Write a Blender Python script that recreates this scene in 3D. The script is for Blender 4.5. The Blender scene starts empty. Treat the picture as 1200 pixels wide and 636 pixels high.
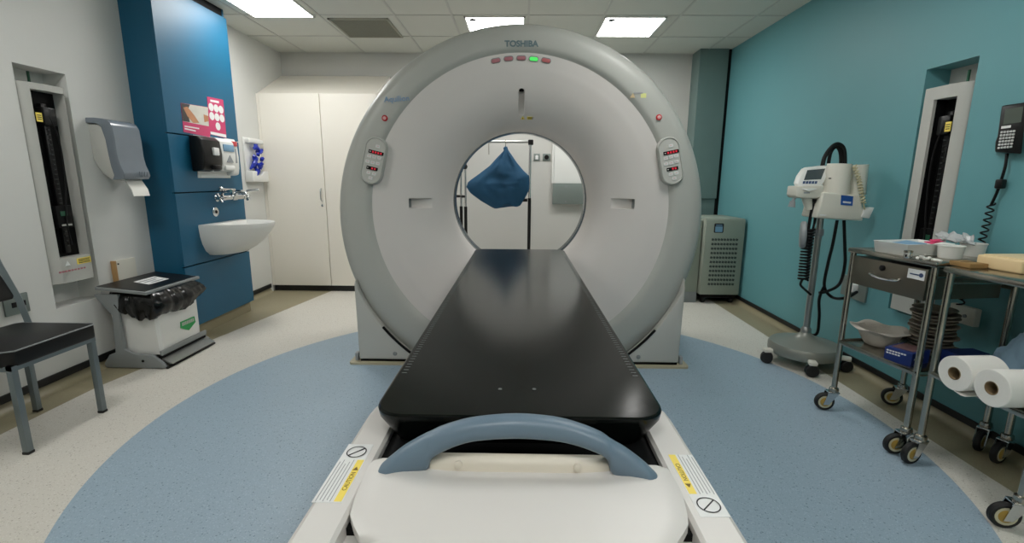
import bpy, bmesh, math, random
from mathutils import Vector, Matrix, noise
random.seed(7)
S = bpy.context.scene
COL = S.collection
PI = math.pi

# ---------------------------------------------------------------- camera model
F = 555.8
YAW, PITCH, ROLL = -0.0151, 0.1917, 0.0071
CAM = Vector((0, 0, 1.13))
_f = Vector((math.sin(YAW) * math.cos(PITCH), math.cos(YAW) * math.cos(PITCH), -math.sin(PITCH)))
_r = Vector((math.cos(YAW), -math.sin(YAW), 0))
_u = _r.cross(_f)
AXR = _r * math.cos(ROLL) + _u * math.sin(ROLL)
AXU = _u * math.cos(ROLL) - _r * math.sin(ROLL)
AXF = _f


def at(px, py, ax, val):
    """measured photo point -> world point on the plane ax = val"""
    d = AXR * ((px - 600) / F) - AXU * ((py - 318) / F) + AXF
    i = 'xyz'.index(ax)
    return CAM + d * ((val - CAM[i]) / d[i])


cd = bpy.data.cameras.new('camera')
cam = bpy.data.objects.new('camera', cd)
COL.objects.link(cam)
cd.sensor_width = 36
cd.lens = F / 1200 * 36
cd.clip_start = 0.05
M3 = Matrix((AXR, AXU, -AXF)).transposed()
cam.matrix_world = Matrix.Translation(CAM) @ M3.to_4x4()
S.camera = cam

# room planes
XL, XR, ZC, YB, YF = -2.50, 2.07, 2.40, 5.22, -1.7


# ---------------------------------------------------------------- materials
def lin(c):
    return tuple(((v / 255) / 12.92 if v <= 10 else (((v / 255) + 0.055) / 1.055) ** 2.4) for v in c) + (1,)


def mat(name, rgb, rough=0.5, metal=0.0, var=0.05, scale=6.0, bump=0.0, bscale=60.0, coat=0.0, spec=0.5, trans=0.0, emit=None, estr=0):
    m = bpy.data.materials.new(name)
    m.use_nodes = True
    nt = m.node_tree
    b = nt.nodes['Principled BSDF']
    c = lin(rgb)
    tc = nt.nodes.new('ShaderNodeTexCoord')
    nz = nt.nodes.new('ShaderNodeTexNoise')
    nz.inputs['Scale'].default_value = scale
    nz.inputs['Detail'].default_value = 4
    nt.links.new(tc.outputs['Object'], nz.inputs['Vector'])
    mx = nt.nodes.new('ShaderNodeMix')
    mx.data_type = 'RGBA'
    mx.inputs[6].default_value = tuple(v * (1 - var) for v in c[:3]) + (1,)
    mx.inputs[7].default_value = tuple(min(1, v * (1 + var)) for v in c[:3]) + (1,)
    nt.links.new(nz.outputs['Fac'], mx.inputs[0])
    nt.links.new(mx.outputs[2], b.inputs['Base Color'])
    b.inputs['Roughness'].default_value = rough
    b.inputs['Metallic'].default_value = metal
    b.inputs['Coat Weight'].default_value = coat
    b.inputs['Coat Roughness'].default_value = 0.08
    b.inputs['Specular IOR Level'].default_value = spec
    b.inputs['Transmission Weight'].default_value = trans
    if bump:
        n2 = nt.nodes.new('ShaderNodeTexNoise')
        n2.inputs['Scale'].default_value = bscale
        nt.links.new(tc.outputs['Object'], n2.inputs['Vector'])
        bp = nt.nodes.new('ShaderNodeBump')
        bp.inputs['Strength'].default_value = bump
        bp.inputs['Distance'].default_value = 0.01
        nt.links.new(n2.outputs['Fac'], bp.inputs['Height'])
        nt.links.new(bp.outputs['Normal'], b.inputs['Normal'])
    if emit:
        b.inputs['Emission Color'].default_value = lin(emit)
        b.inputs['Emission Strength'].default_value = estr
    return m


M = dict(
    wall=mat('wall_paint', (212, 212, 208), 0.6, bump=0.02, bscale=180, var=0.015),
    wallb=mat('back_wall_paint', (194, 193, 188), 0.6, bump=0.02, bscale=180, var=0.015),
    teal=mat('teal_paint', (98, 155, 161), 0.5, bump=0.02, bscale=180, var=0.02),
    ceil=mat('ceiling_tile', (205, 206, 198), 0.85, bump=0.05, bscale=300, var=0.02),
    grid=mat('ceiling_grid', (188, 188, 182), 0.5),
    skirt=mat('black_skirting', (22, 22, 22), 0.5),
    shell=mat('scanner_white', (211, 206, 202), 0.42, var=0.01),
    ring=mat('scanner_grey', (176, 177, 171), 0.42, var=0.01),
    ped=mat('scanner_base_grey', (186, 186, 180), 0.42, var=0.01),
    rim=mat('bore_rim', (120, 124, 124), 0.15, metal=0.6),
    dark=mat('dark_gap', (9, 9, 10), 0.6, spec=0.2),
    beige=mat('base_plate', (178, 170, 145), 0.5),
    couch=mat('couch_black', (7, 11, 9), 0.16, var=0.25, scale=300, bump=0.004, bscale=500, spec=0.24),
    tick=mat('couch_mark', (96, 100, 98), 0.5),
    cream=mat('couch_cream', (214, 211, 207), 0.4, var=0.01),
    lip=mat('couch_lip', (222, 214, 198), 0.4, var=0.01),
    handle=mat('handle_blue_grey', (104, 124, 140), 0.38, var=0.02),
    red=mat('red_plastic', (190, 40, 48), 0.4),
    pink=mat('indicator_pink', (176, 112, 120), 0.4),
    salmon=mat('indicator_red', (200, 110, 112), 0.4),
    green=mat('indicator_green', (70, 200, 90), 0.4, emit=(80, 225, 100), estr=0.5),
    led=mat('led_red', (190, 30, 48), 0.4, emit=(225, 40, 60), estr=0.25),
    white=mat('white_plastic', (226, 226, 222), 0.35, var=0.01),
    label=mat('label_white', (226, 227, 226), 0.5, var=0.01),
    logo=mat('logo_grey_blue', (104, 124, 130), 0.5),
    aqua=mat('lettering_blue', (128, 158, 190), 0.5),
    yellow=mat('label_yellow', (242, 218, 96), 0.5),
    ink=mat('ink', (30, 30, 34), 0.6),
    inkg=mat('ink_grey', (150, 152, 154), 0.6),
    blue=mat('panel_blue', (12, 88, 120), 0.46, var=0.03, scale=2),
    chrome=mat('chrome', (205, 207, 208), 0.12, metal=1.0, var=0.01),
    steel=mat('stainless_steel', (172, 168, 158), 0.22, metal=1.0, var=0.06, scale=20),
    steeld=mat('steel_drawer', (128, 122, 110), 0.38, metal=0.9, var=0.06, scale=14),
    alu=mat('aluminium', (168, 170, 168), 0.35, metal=0.9, var=0.03),
    greypl=mat('grey_plastic', (146, 150, 152), 0.45),
    greyc=mat('grey_painted_metal', (132, 136, 136), 0.45),
    chairg=mat('chair_grey_metal', (118, 128, 132), 0.38, metal=0.5),
    vinyl=mat('black_vinyl', (11, 11, 12), 0.42, bump=0.03, bscale=220, spec=0.35),
    blackpl=mat('black_plastic', (10, 10, 11), 0.35, spec=0.35),
    rubber=mat('black_rubber', (18, 18, 18), 0.6),
    bag=mat('bin_bag', (10, 11, 11), 0.24, coat=0.15, spec=0.4),
    smoke=mat('smoked_cover', (118, 127, 136), 0.22, coat=0.3, var=0.06, scale=14),
    paper=mat('paper', (232, 230, 224), 0.8, bump=0.08, bscale=90),
    magenta=mat('poster_magenta', (196, 60, 106), 0.5),
    skin=mat('poster_skin', (182, 128, 92), 0.5, var=0.25, scale=20),
    pdark=mat('poster_dark', (62, 58, 58), 0.5, var=0.2),
    pmix=mat('poster_photo', (202, 200, 190), 0.5, var=0.12, scale=25),
    cobalt=mat('apron_blue', (28, 50, 170), 0.35, var=0.2, scale=40),
    cupboard=mat('cupboard_cream', (238, 233, 222), 0.42, var=0.01),
    wood=mat('wood', (178, 140, 92), 0.5, var=0.15, scale=18),
    vent=mat('vent_grey', (160, 158, 144), 0.7, var=0.08, scale=60),
    column=mat('column_grey_green', (100, 122, 119), 0.45, var=0.1, scale=5),
    chill=mat('chiller_grey', (142, 150, 138), 0.5, var=0.02),
    chilld=mat('chiller_slot', (58, 66, 62), 0.6),
    ivory=mat('ivory_plastic', (220, 217, 205), 0.42, var=0.015),
    baseg=mat('stand_base_grey', (140, 142, 134), 0.35, metal=0.3),
    screen=mat('screen_dark', (74, 82, 84), 0.15),
    btn=mat('button_blue', (62, 82, 120), 0.4),
    badge=mat('badge_blue', (30, 84, 160), 0.4),
    cable=mat('cable_black', (9, 9, 10), 0.5, spec=0.3),
    lcd=mat('lcd_grey_green', (84, 92, 84), 0.2),
    key=mat('key_white', (214, 216, 214), 0.45),
    hubrim=mat('hub_rim', (196, 190, 160), 0.4),
    hub=mat('hub_yellow', (170, 138, 60), 0.4),
    tray=mat('cream_tray', (232, 206, 160), 0.4),
    card=mat('brown_card', (150, 118, 72), 0.7),
    pulp=mat('pulp_grey', (188, 182, 172), 0.85, bump=0.2, bscale=120),
    pulpd=mat('pulp_brown', (140, 132, 118), 0.9, bump=0.3, bscale=90),
    glove=mat('carton_navy', (22, 46, 110), 0.4, var=0.1),
    glovet=mat('carton_print', (112, 84, 84), 0.5, var=0.6, scale=60),
    cloth=mat('cloth_pale_blue', (142, 172, 194), 0.85, bump=0.2, bscale=60),
    gown=mat('gown_blue', (5, 66, 98), 0.75, bump=0.15, bscale=30, var=0.12, scale=8),
    poly=mat('clear_plastic', (232, 232, 232), 0.2, trans=0.45),
    sheetb=mat('sheet_blue', (120, 160, 190), 0.5),
    sheetp=mat('sheet_pink', (222, 60, 110), 0.5),
    boxm=mat('grey_metal_box', (126, 136, 132), 0.4, metal=0.3),
    core=mat('card_core', (132, 112, 82), 0.8),
    chgreen=mat('label_green', (40, 160, 84), 0.5),
    coilw=mat('cable_cream', (206, 196, 160), 0.45),
    lamp=mat('lamp_diffuser', (255, 255, 255), 0.5, emit=(255, 254, 251), estr=14.5),
    legend=mat('legend_pink', (206, 164, 162), 0.5),
    paleyel=mat('label_pale_yellow', (214, 216, 140), 0.5),
    caution=mat('caution_ink', (120, 92, 30), 0.6),
    belt=mat('belt_grey', (58, 60, 60), 0.5),
    pcb=mat('circuit_green', (30, 84, 60), 0.4),
)


def floor_material():
    m = bpy.data.materials.new('speckled_vinyl')
    m.use_nodes = True
    nt = m.node_tree
    N, L = nt.nodes, nt.links
    b = N['Principled BSDF']
    b.inputs['Roughness'].default_value = 0.42
    tc = N.new('ShaderNodeTexCoord')
    sp = N.new('ShaderNodeSeparateXYZ')
    L.new(tc.outputs['Object'], sp.inputs[0])

    def math_(op, a, bb=None, c=None):
        n = N.new('ShaderNodeMath')
        n.operation = op
        for i, v in enumerate((a, bb, c)):
            if v is None:
                continue
            if isinstance(v, (int, float)):
                n.inputs[i].default_value = v
            else:
                L.new(v, n.inputs[i])
        return n.outputs[0]

    def mix(fac, a, bb):
        n = N.new('ShaderNodeMix')
        n.data_type = 'RGBA'
        for i, v in ((0, fac), (6, a), (7, bb)):
            if isinstance(v, tuple):
                n.inputs[i].default_value = v
            elif isinstance(v, (int, float)):
                n.inputs[i].default_value = v
            else:
                L.new(v, n.inputs[i])
        return n.outputs[2]

    def flecks(scale, thr, seed):
        v = N.new('ShaderNodeTexVoronoi')
        v.inputs['Scale'].default_value = scale
        mp = N.new('ShaderNodeMapping')
        mp.inputs['Location'].default_value = (seed, seed * 2, 0)
        L.new(tc.outputs['Object'], mp.inputs[0])
        L.new(mp.outputs[0], v.inputs['Vector'])
        cs = N.new('ShaderNodeSeparateColor')
        L.new(v.outputs['Color'], cs.inputs[0])
        return math_('MULTIPLY', math_('LESS_THAN', v.outputs['Distance'], 0.42), math_('LESS_THAN', cs.outputs[0], thr))

    ex = math_('DIVIDE', math_('SUBTRACT', sp.outputs[0], ELL[0]), ELL[2])
    ey = math_('DIVIDE', math_('SUBTRACT', sp.outputs[1], ELL[1]), ELL[3])
    rr = math_('ADD', math_('MULTIPLY', ex, ex), math_('MULTIPLY', ey, ey))
    inside = math_('LESS_THAN', rr, 1.0)
    dk, lt = flecks(210, 0.16, 1.3), flecks(190, 0.2, 4.1)
    dk2 = flecks(140, 0.05, 7.7)
    blue = mix(dk2, mix(lt, mix(dk, lin((152, 172, 187)), lin((132, 152, 166))), lin((168, 188, 202))), lin((112, 131, 144)))
    pale = mix(dk2, mix(lt, mix(dk, lin((210, 206, 197)), lin((186, 181, 171))), lin((221, 218, 211))), lin((168, 162, 151)))
    oliv = mix(lt, mix(dk, lin((150, 142, 116)), lin((138, 130, 106))), lin((158, 150, 124)))
    slant = math_('MULTIPLY', math_('MAXIMUM', math_('SUBTRACT', sp.outputs[1], 2.4), 0.0), 0.17)
    edge = math_('ADD', math_('LESS_THAN', math_('SUBTRACT', sp.outputs[0], slant), -2.30), math_('GREATER_THAN', sp.outputs[0], 1.848))
    col = mix(inside, pale, blue)
    col = mix(math_('MINIMUM', edge, 1.0), col, oliv)
    L.new(col, b.inputs['Base Color'])
    return m


ELL = (0.015, 2.155, 1.738, 1.736)
M['floor'] = floor_material()


# ---------------------------------------------------------------- mesh helpers
class B:
    def __init__(s):
        s.bm = bmesh.new()

    def box(s, c, d, bev=0.0, rot=None, seg=2):
        r = bmesh.ops.create_cube(s.bm, size=1.0)
        vs = r['verts']
        m = Matrix.Translation(Vector(c)) @ (rot.to_4x4() if rot else Matrix.Identity(4)) @ Matrix.Diagonal((d[0], d[1], d[2], 1))
        bmesh.ops.transform(s.bm, matrix=m, verts=vs)
        if bev:
            es = list({e for v in vs for e in v.link_edges})
            bmesh.ops.bevel(s.bm, geom=es, offset=min(bev, min(d) * 0.49), segments=seg, affect='EDGES', profile=0.5)
        return s

    def span(s, a, b, bev=0.0):
        a, b = Vector(a), Vector(b)
        return s.box((a + b) / 2, [abs(v) for v in (b - a)], bev)

    def loft(s, rings, cap=(True, True), closed=True, loop=False):
        vr = [[s.bm.verts.new(p) for p in r] for r in rings]
        n = len(vr[0])
        pairs = list(zip(vr, vr[1:])) + ([(vr[-1], vr[0])] if loop else [])
        for a, b in pairs:
            for i in range(n if closed else n - 1):
                j = (i + 1) % n
                s.bm.faces.new((a[i], a[j], b[j], b[i]))
        if not loop:
            if cap[0]:
                s.bm.faces.new(list(reversed(vr[0])))
            if cap[1]:
                s.bm.faces.new(vr[-1])
        return s

    def tube(s, pts, r, n=10, cap=True, sx=1.0):
        pts = [Vector(p) for p in pts]
        rs = r if isinstance(r, (list, tuple)) else [r] * len(pts)
        rings = []
        t0 = (pts[1] - pts[0]).normalized()
        up = Vector((0, 0, 1)) if abs(t0.z) < 0.9 else Vector((1, 0, 0))
        nrm = t0.cross(up).normalized()
        for i, p in enumerate(pts):
            t = (pts[min(i + 1, len(pts) - 1)] - pts[max(i - 1, 0)]).normalized()
            nrm = (nrm - t * nrm.dot(t)).normalized()
            bn = t.cross(nrm)
            rings.append([p + (nrm * math.cos(2 * PI * k / n) * sx + bn * math.sin(2 * PI * k / n)) * rs[i] for k in range(n)])
        return s.loft(rings, (cap, cap))

    def cyl(s, p, q, r, r2=None, n=20):
        return s.tube([p, q], [r, r if r2 is None else r2], n)

    def lathe(s, prof, c=(0, 0, 0), axis=(0, 0, 1), n=28, cap=(True, True)):
        q = Vector((0, 0, 1)).rotation_difference(Vector(axis)).to_matrix()
        c = Vector(c)
        rings = [[c + q @ Vector((max(r, 1e-4) * math.cos(2 * PI * k / n), max(r, 1e-4) * math.sin(2 * PI * k / n), z)) for k in range(n)] for r, z in prof]
        return s.loft(rings, cap)

    def prism(s, poly, f, d0, d1):
        """poly: list of (a,b); f(a,b,d) -> point"""
        return s.loft([[f(a, b, d0) for a, b in poly], [f(a, b, d1) for a, b in poly]])

    def quad(s, *p):
        s.bm.faces.new([s.bm.verts.new(v) for v in p])
        return s

    def bevel(s, w, seg=2, ang=0.6):
        bmesh.ops.recalc_face_normals(s.bm, faces=s.bm.faces)
        es = [e for e in s.bm.edges if len(e.link_faces) == 2 and e.calc_face_angle(0) > ang]
        bmesh.ops.bevel(s.bm, geom=es, offset=w, segments=seg, affect='EDGES', profile=0.5, clamp_overlap=True)
        return s

    def xf(s, m):
        bmesh.ops.transform(s.bm, matrix=m, verts=s.bm.verts)
        return s

    def text(s, txt, size, m, extrude=0.0006, bold=0.0):
        cu = bpy.data.curves.new('lettering', 'FONT')
        cu.body = txt
        cu.size = size
        cu.align_x = 'CENTER'
        cu.align_y = 'CENTER'
        cu.extrude = extrude
        cu.offset = bold
        o = bpy.data.objects.new('lettering', cu)
        COL.objects.link(o)
        me = bpy.data.meshes.new_from_object(o.evaluated_get(bpy.context.evaluated_depsgraph_get()))
        me.transform(m)
        s.bm.from_mesh(me)
        bpy.data.objects.remove(o)
        bpy.data.curves.remove(cu)
        bpy.data.meshes.remove(me)
        return s


WORLD = {}


def thing(name, label, cat, loc=(0, 0, 0), rotz=0.0, group=None):
    o = bpy.data.objects.new(name, None)
    o.empty_display_size = 0.05
    COL.objects.link(o)
    o.location = loc
    o.rotation_euler = (0, 0, rotz)
    WORLD[o] = Matrix.Translation(Vector(loc)) @ Matrix.Rotation(rotz, 4, 'Z')
    tag(o, label, cat, group)
    return o


def tag(o, label, cat, group=None):
    o['label'] = label
    o['category'] = cat
    if group:
        o['group'] = group
    return o


def obj(name, b, m, parent=None, local=False, smooth=40, origin=None):
    bm = b.bm
    bmesh.ops.recalc_face_normals(bm, faces=bm.faces)
    w = WORLD[parent] if parent else (Matrix.Translation(Vector(origin)) if origin else Matrix.Identity(4))
    if not local:
        bmesh.ops.transform(bm, matrix=w.inverted(), verts=bm.verts)
    me = bpy.data.meshes.new(name)
    bm.to_mesh(me)
    bm.free()
    me.materials.append(M[m] if isinstance(m, str) else m)
    if smooth:
        me.polygons.foreach_set('use_smooth', [True] * len(me.polygons))
        me.set_sharp_from_angle(angle=math.radians(smooth))
    o = bpy.data.objects.new(name, me)
    COL.objects.link(o)
    WORLD[o] = w
    if parent:
        o.parent = parent
    elif origin:
        o.location = origin
    return o


def struct(name, b, m, smooth=0):
    o = obj(name, b, m, None, smooth=smooth)
    o['kind'] = 'structure'
    return o


def arcpts(fn, a0, a1, n):
    return [fn(a0 + (a1 - a0) * i / n) for i in range(n + 1)]


def rrect(w, h, r, n=5, cx=0, cy=0):
    out = []
    for sx, sy, a in ((1, 1, 0), (-1, 1, PI / 2), (-1, -1, PI), (1, -1, 1.5 * PI)):
        for i in range(n + 1):
            t = a + PI / 2 * i / n
            out.append((cx + sx * (w / 2 - r) + r * math.cos(t), cy + sy * (h / 2 - r) + r * math.sin(t)))
    return out


def helix(path, r, turns, n=10):
    """coil round a polyline path"""
    path = [Vector(p) for p in path]
    seg = [(b - a).length for a, b in zip(path, path[1:])]
    tot = sum(seg)

    def pos(d):
        for a, b, l in zip(path, path[1:], seg):
            if d <= l or b is path[-1]:
                return a + (b - a) * min(1, d / l), (b - a).normalized()
            d -= l
    out = []
    for i in range(turns * n + 1):
        p, t = pos(tot * i / (turns * n))
        a = t.cross(Vector((0.3, 1, 0.1))).normalized()
        c = t.cross(a)
        th = 2 * PI * i / n
        out.append(p + a * r * math.cos(th) + c * r * math.sin(th))
    return out


def smoothpath(pts, n=8):
    pts = [Vector(p) for p in pts]
    out = []
    for i in range(len(pts) - 1):
        p0, p1, p2, p3 = pts[max(i - 1, 0)], pts[i], pts[i + 1], pts[min(i + 2, len(pts) - 1)]
        for k in range(n):
            t = k / n
            out.append(0.5 * ((2 * p1) + (p2 - p0) * t + (2 * p0 - 5 * p1 + 4 * p2 - p3) * t * t + (3 * p1 - p0 - 3 * p2 + p3) * t ** 3))
    out.append(pts[-1])
    return out


# ---------------------------------------------------------------- room shell
b = B(); b.span((XL - 0.25, YF - 0.2, -0.1), (XR + 0.25, YB + 0.2, 0)); struct('floor', b, 'floor')
b = B(); b.span((XL - 0.25, YF - 0.2, ZC), (XR + 0.25, YB + 0.2, ZC + 0.1)); struct('ceiling', b, 'ceil')
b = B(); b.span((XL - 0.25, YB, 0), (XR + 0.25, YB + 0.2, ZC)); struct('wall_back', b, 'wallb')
b = B(); b.span((XL - 0.25, YF - 0.2, 0), (XR + 0.25, YF, ZC)); struct('wall_front', b, 'wall')


def wall_with_niche(name, x, sgn, y0, y1, z0, z1, depth, m):
    x2 = x + sgn * 0.25
    b = B()
    b.span((x, YF, 0), (x2, y0, ZC)).span((x, y1, 0), (x2, YB, ZC))
    b.span((x, y0, 0), (x2, y1, z0)).span((x, y0, z1), (x2, y1, ZC))
    b.span((x + sgn * depth, y0, z0), (x2, y1, z1))
    return struct(name, b, m)


a0, a1 = at(14, 75, 'x', XL), at(75, 85, 'x', XL)
NL = (a0.y, a1.y + 0.005, at(85, 357, 'x', XL).z, a0.z + 0.01)
wall_with_niche('wall_left', XL, -1, *NL, 0.13, 'wall')
c0, c1 = at(1092, 80, 'x', XR), at(1148, 67, 'x', XR)
NR = (c1.y, c0.y + 0.03, at(1043, 362, 'x', XR).z, c0.z)
wall_with_niche('wall_right', XR, 1, *NR, 0.13, 'teal')
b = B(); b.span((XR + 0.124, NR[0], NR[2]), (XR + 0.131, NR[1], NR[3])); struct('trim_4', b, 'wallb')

b = B(); b.span((XL, YF, 0.045), (XL + 0.012, 4.62, 0.085), 0.003); struct('baseboard_left', b, 'skirt')
b = B(); b.span((XR - 0.012, YF, 0.04), (XR, YB, 0.072), 0.003); struct('baseboard_right', b, 'skirt')
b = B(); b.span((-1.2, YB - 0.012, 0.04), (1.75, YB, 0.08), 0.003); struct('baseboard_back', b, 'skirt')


# vinyl cove below the skirting strips
def cove(x, sgn):
    pr = [(0.0, 0.0)] + arcpts(lambda t: (0.05 - 0.05 * math.sin(t), 0.05 - 0.05 * math.cos(t)), 0, PI / 2, 6)
    pr = [(0.05, 0.001)] + [(0.05 * (1 - math.sin(t)), 0.045 * (1 - math.cos(t))) for t in [PI / 2 * i / 6 for i in range(1, 7)]] + [(0.0, 0.0)]
    b = B()
    b.prism(pr, lambda a, c, d: Vector((x + sgn * a, d, c)), YF, YB if sgn < 0 else 4.62)
    return b


M['olive'] = mat('olive_vinyl', (150, 142, 116), 0.42, var=0.05, scale=90)
struct('trim_1', cove(XL, 1), 'olive', 40)
struct('trim_2', cove(XR, -1), 'olive', 40)

# ceiling grid
GX = [-2.22, -1.61, -1.005, -0.55, 0.055, 0.65, 1.245, 1.84]
GY = [5.2, 4.62, 4.05, 3.47, 2.9, 2.32, 1.75, 1.17, 0.6, 0.02, -0.55, -1.12]
b = B()
for x in GX:
    b.span((x - 0.008, YF, ZC - 0.004), (x + 0.008, YB, ZC + 0.002))
for y in GY:
    b.span((XL, y - 0.008, ZC - 0.0035), (XR, y + 0.008, ZC + 0.002))
struct('trim_3', b, 'grid')

# ---------------------------------------------------------------- ceiling lights
LAMPS = [
    ((-2.15, 3.50, -1.655, 4.10), 'bright ceiling light panel at the left, above the blue basin panel'),
    ((-0.46, 4.08, 0.03, 4.60), 'bright ceiling light panel partly hidden by the top of the scanner'),
    ((0.66, 4.08, 1.155, 4.60), 'bright ceiling light panel fully in view, to the right above the scanner'),
    ((-2.15, 1.20, -1.655, 1.72), 'added ceiling light panel, out of view on the left side of the room'),  # from here on: unseen panels added to light the room
    ((0.66, 1.78, 1.155, 2.30), 'added ceiling light panel, out of view over the right side of the patient table'),
    ((0.66, -0.52, 1.155, 0.0), 'added unseen ceiling light panel behind the camera on the right'),
    ((-0.46, -0.52, 0.03, 0.0), 'added unseen ceiling light panel behind the camera over the middle of the room'),
]
for (x0, y0, x1, y1), lab in LAMPS:
    t = thing('ceiling_light', lab, 'ceiling light', ((x0 + x1) / 2, (y0 + y1) / 2, ZC), group='recessed square ceiling lights')
    b = B()
    for a, c in (((x0, y0), (x1, y0 + 0.014)), ((x0, y1 - 0.014), (x1, y1)), ((x0, y0), (x0 + 0.014, y1)), ((x1 - 0.014, y0), (x1, y1))):
        b.span((*a, ZC - 0.008), (*c, ZC))
    obj('frame', b, 'white', t, smooth=0)
    b = B(); b.span((x0 + 0.012, y0 + 0.012, ZC - 0.006), (x1 - 0.012, y1 - 0.012, ZC - 0.0015)); obj('diffuser', b, 'lamp', t, smooth=0)
    b = B(); b.lathe([(0.028, 0), (0.028, 0.006), (0.02, 0.007)], (x0 + 0.065, y0 + 0.06, ZC - 0.012)); obj('sensor', b, 'dark', t)

v0, v1 = at(384, 21.5, 'z', ZC), at(471, 42.5, 'z', ZC)
vx0, vx1, vy0, vy1 = v0.x, at(454, 20.5, 'z', ZC).x, at(420, 21, 'z', ZC).y, at(440, 43, 'z', ZC).y
t = thing('ceiling_vent', 'dark grey square vent tile in the ceiling above the cream cupboard', 'vent', ((vx0 + vx1) / 2, (vy0 + vy1) / 2, ZC))
b = B()
for a, c in (((vx0, vy0), (vx1, vy0 + 0.016)), ((vx0, vy1 - 0.016), (vx1, vy1)), ((vx0, vy0), (vx0 + 0.016, vy1)), ((vx1 - 0.016, vy0), (vx1, vy1))):
    b.span((*a, ZC - 0.01), (*c, ZC))
obj('frame', b, 'vent', t, smooth=0)
b = B()
b.span((vx0 + 0.014, vy0 + 0.014, ZC - 0.004), (vx1 - 0.014, vy1 - 0.014, ZC - 0.001))
for i in range(24):
    y = vy0 + 0.02 + (vy1 - vy0 - 0.04) * (i + 0.5) / 24
    b.box(((vx0 + vx1) / 2, y, ZC - 0.006), (vx1 - vx0 - 0.03, 0.004, 0.006))
obj('grille', b, 'vent', t, smooth=0)

# ---------------------------------------------------------------- CT gantry
PROF = [  # (Y, centre z, radius) from the bore outwards
    (3.07, 0.995, 0.425), (3.0015, 0.9935, 0.440), (2.937, 0.989, 0.484), (2.881, 0.982, 0.555), (2.838, 0.973, 0.647),
    (2.812, 0.962, 0.755), (2.805, 0.956, 0.812), (2.80, 0.949, 0.868),
    (2.783, 0.941, 0.905), (2.783, 0.925, 0.97), (2.793, 0.912, 1.022), (2.818, 0.903, 1.06), (2.858, 0.897, 1.083), (2.91, 0.895, 1.092), (3.02, 0.895, 1.092)]
SEAM = 7


def prof(t):
    i = min(int(t), len(PROF) - 2)
    u = t - i
    # break the tangent at the seam
    lo, hi = (0, SEAM) if i < SEAM else (SEAM, len(PROF) - 1)
    p0, p1, p2, p3 = (PROF[max(lo, i - 1)], PROF[i], PROF[i + 1], PROF[min(hi, i + 2)])
    return tuple(0.5 * (2 * q1 + (q2 - q0) * u + (2 * q0 - 5 * q1 + 4 * q2 - q3) * u * u + (3 * q1 - q0 - 3 * q2 + q3) * u ** 3) for q0, q1, q2, q3 in zip(p0, p1, p2, p3))


def surf(x, z):
    lo, hi = 0.0, 12.5
    for _ in range(40):
        mi = (lo + hi) / 2
        y, zc, r = prof(mi)
        if math.hypot(x, z - zc) > r:
            lo = mi
        else:
            hi = mi
    return prof(lo)[0]


def gframe(px, py, y0=2.8, rot=0.0, lift=0.0):
    """frame on the gantry face under a measured point: x right, y up, z out of the face"""
    p = at(px, py, 'y', y0)
    for _ in range(4):
        p = at(px, py, 'y', surf(p.x, p.z))
    e = 0.01
    n = Vector(((surf(p.x + e, p.z) - surf(p.x - e, p.z)) / (2 * e), -1, (surf(p.x, p.z + e) - surf(p.x, p.z - e)) / (2 * e))).normalized()
    up = Vector((0, 0, 1))
    rx = up.cross(n) * 1
    rx = (Vector((1, 0, 0)) - n * n.x).normalized()
    uy = n.cross(rx)
    m = Matrix((rx, uy, n)).transposed().to_4x4()
    return Matrix.Translation(p + n * lift) @ m @ Matrix.Rotation(rot, 4, 'Z')


GX0 = 0.005
gan = thing('scanner_gantry', 'large round white and grey body scanner with open bore in the middle of the room', 'CT scanner', (0.005, 2.95, 0))
NS = 144


def gring(y, zc, r, zmin=0.045):
    return [Vector((0.0 + r * math.cos(2 * PI * k / NS), y, max(zmin, zc + r * math.sin(2 * PI * k / NS)))) for k in range(NS)]


# dish (front cover) as a closed solid, then pockets cut for the laser slots
b = B()
rings = [gring(*prof(SEAM * i / 56)) for i in range(57)]
rings.append(gring(3.11, 0.949, 0.868))
rings.append(gring(3.11, 0.995, 0.425))
b.loft(rings, loop=True)
dish = obj('front_cover', b, 'shell', gan, smooth=30)


def cut(o, c):
    md = o.modifiers.new('cut', 'BOOLEAN')
    md.operation = 'DIFFERENCE'
    md.object = c
    md.solver = 'EXACT'
    bpy.context.view_layer.update()
    me = bpy.data.meshes.new_from_object(o.evaluated_get(bpy.context.evaluated_depsgraph_get()))
    o.modifiers.clear()
    old = o.data
    o.data = me
    bpy.data.meshes.remove(old)
    cm = c.data
    bpy.data.objects.remove(c)
    bpy.data.meshes.remove(cm)


def pocket(px, py, w, h, depth, rad, sl):
    m = gframe(px, py)
    b = B()

    def f(a, c, d):
        if d < 0:
            u = 0.5 + (sl[0] * a / w + sl[1] * c / h)
            d = -(0.004 + depth * max(0.0, min(1.0, u)))
        return m @ Vector((a, c, d))
    b.prism(rrect(w, h, rad), f, -1, 0.06)
    c = obj('cutter', b, 'dark', gan, smooth=0)
    cut(dish, c)
    return m


mt = pocket(611, 121, 0.034, 0.165, 0.055, 0.0165, (0, 1))
ml = pocket(493.5, 238, 0.145, 0.06, 0.05, 0.006, (-1, 0))
mr = pocket(729, 238.5, 0.145, 0.06, 0.05, 0.006, (1, 0))
dish.data.set_sharp_from_angle(angle=math.radians(30))

b = B(); b.prism(rrect(0.028, 0.022, 0.006), lambda a, c, d: mt @ Vector((a, c + 0.066, d)), -0.058, -0.03); obj('laser_window', b, 'dark', gan)
for m, s in ((ml, -1), (mr, 1)):
    b = B(); b.prism([(s * 0.066, 0.026), (s * 0.066, -0.026), (s * 0.05, -0.026), (s * 0.05, 0.026)], lambda a, c, d: m @ Vector((a, c, d)), -0.054, -0.036)
    obj('laser_window', b, 'greyc', gan, smooth=0)

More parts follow.
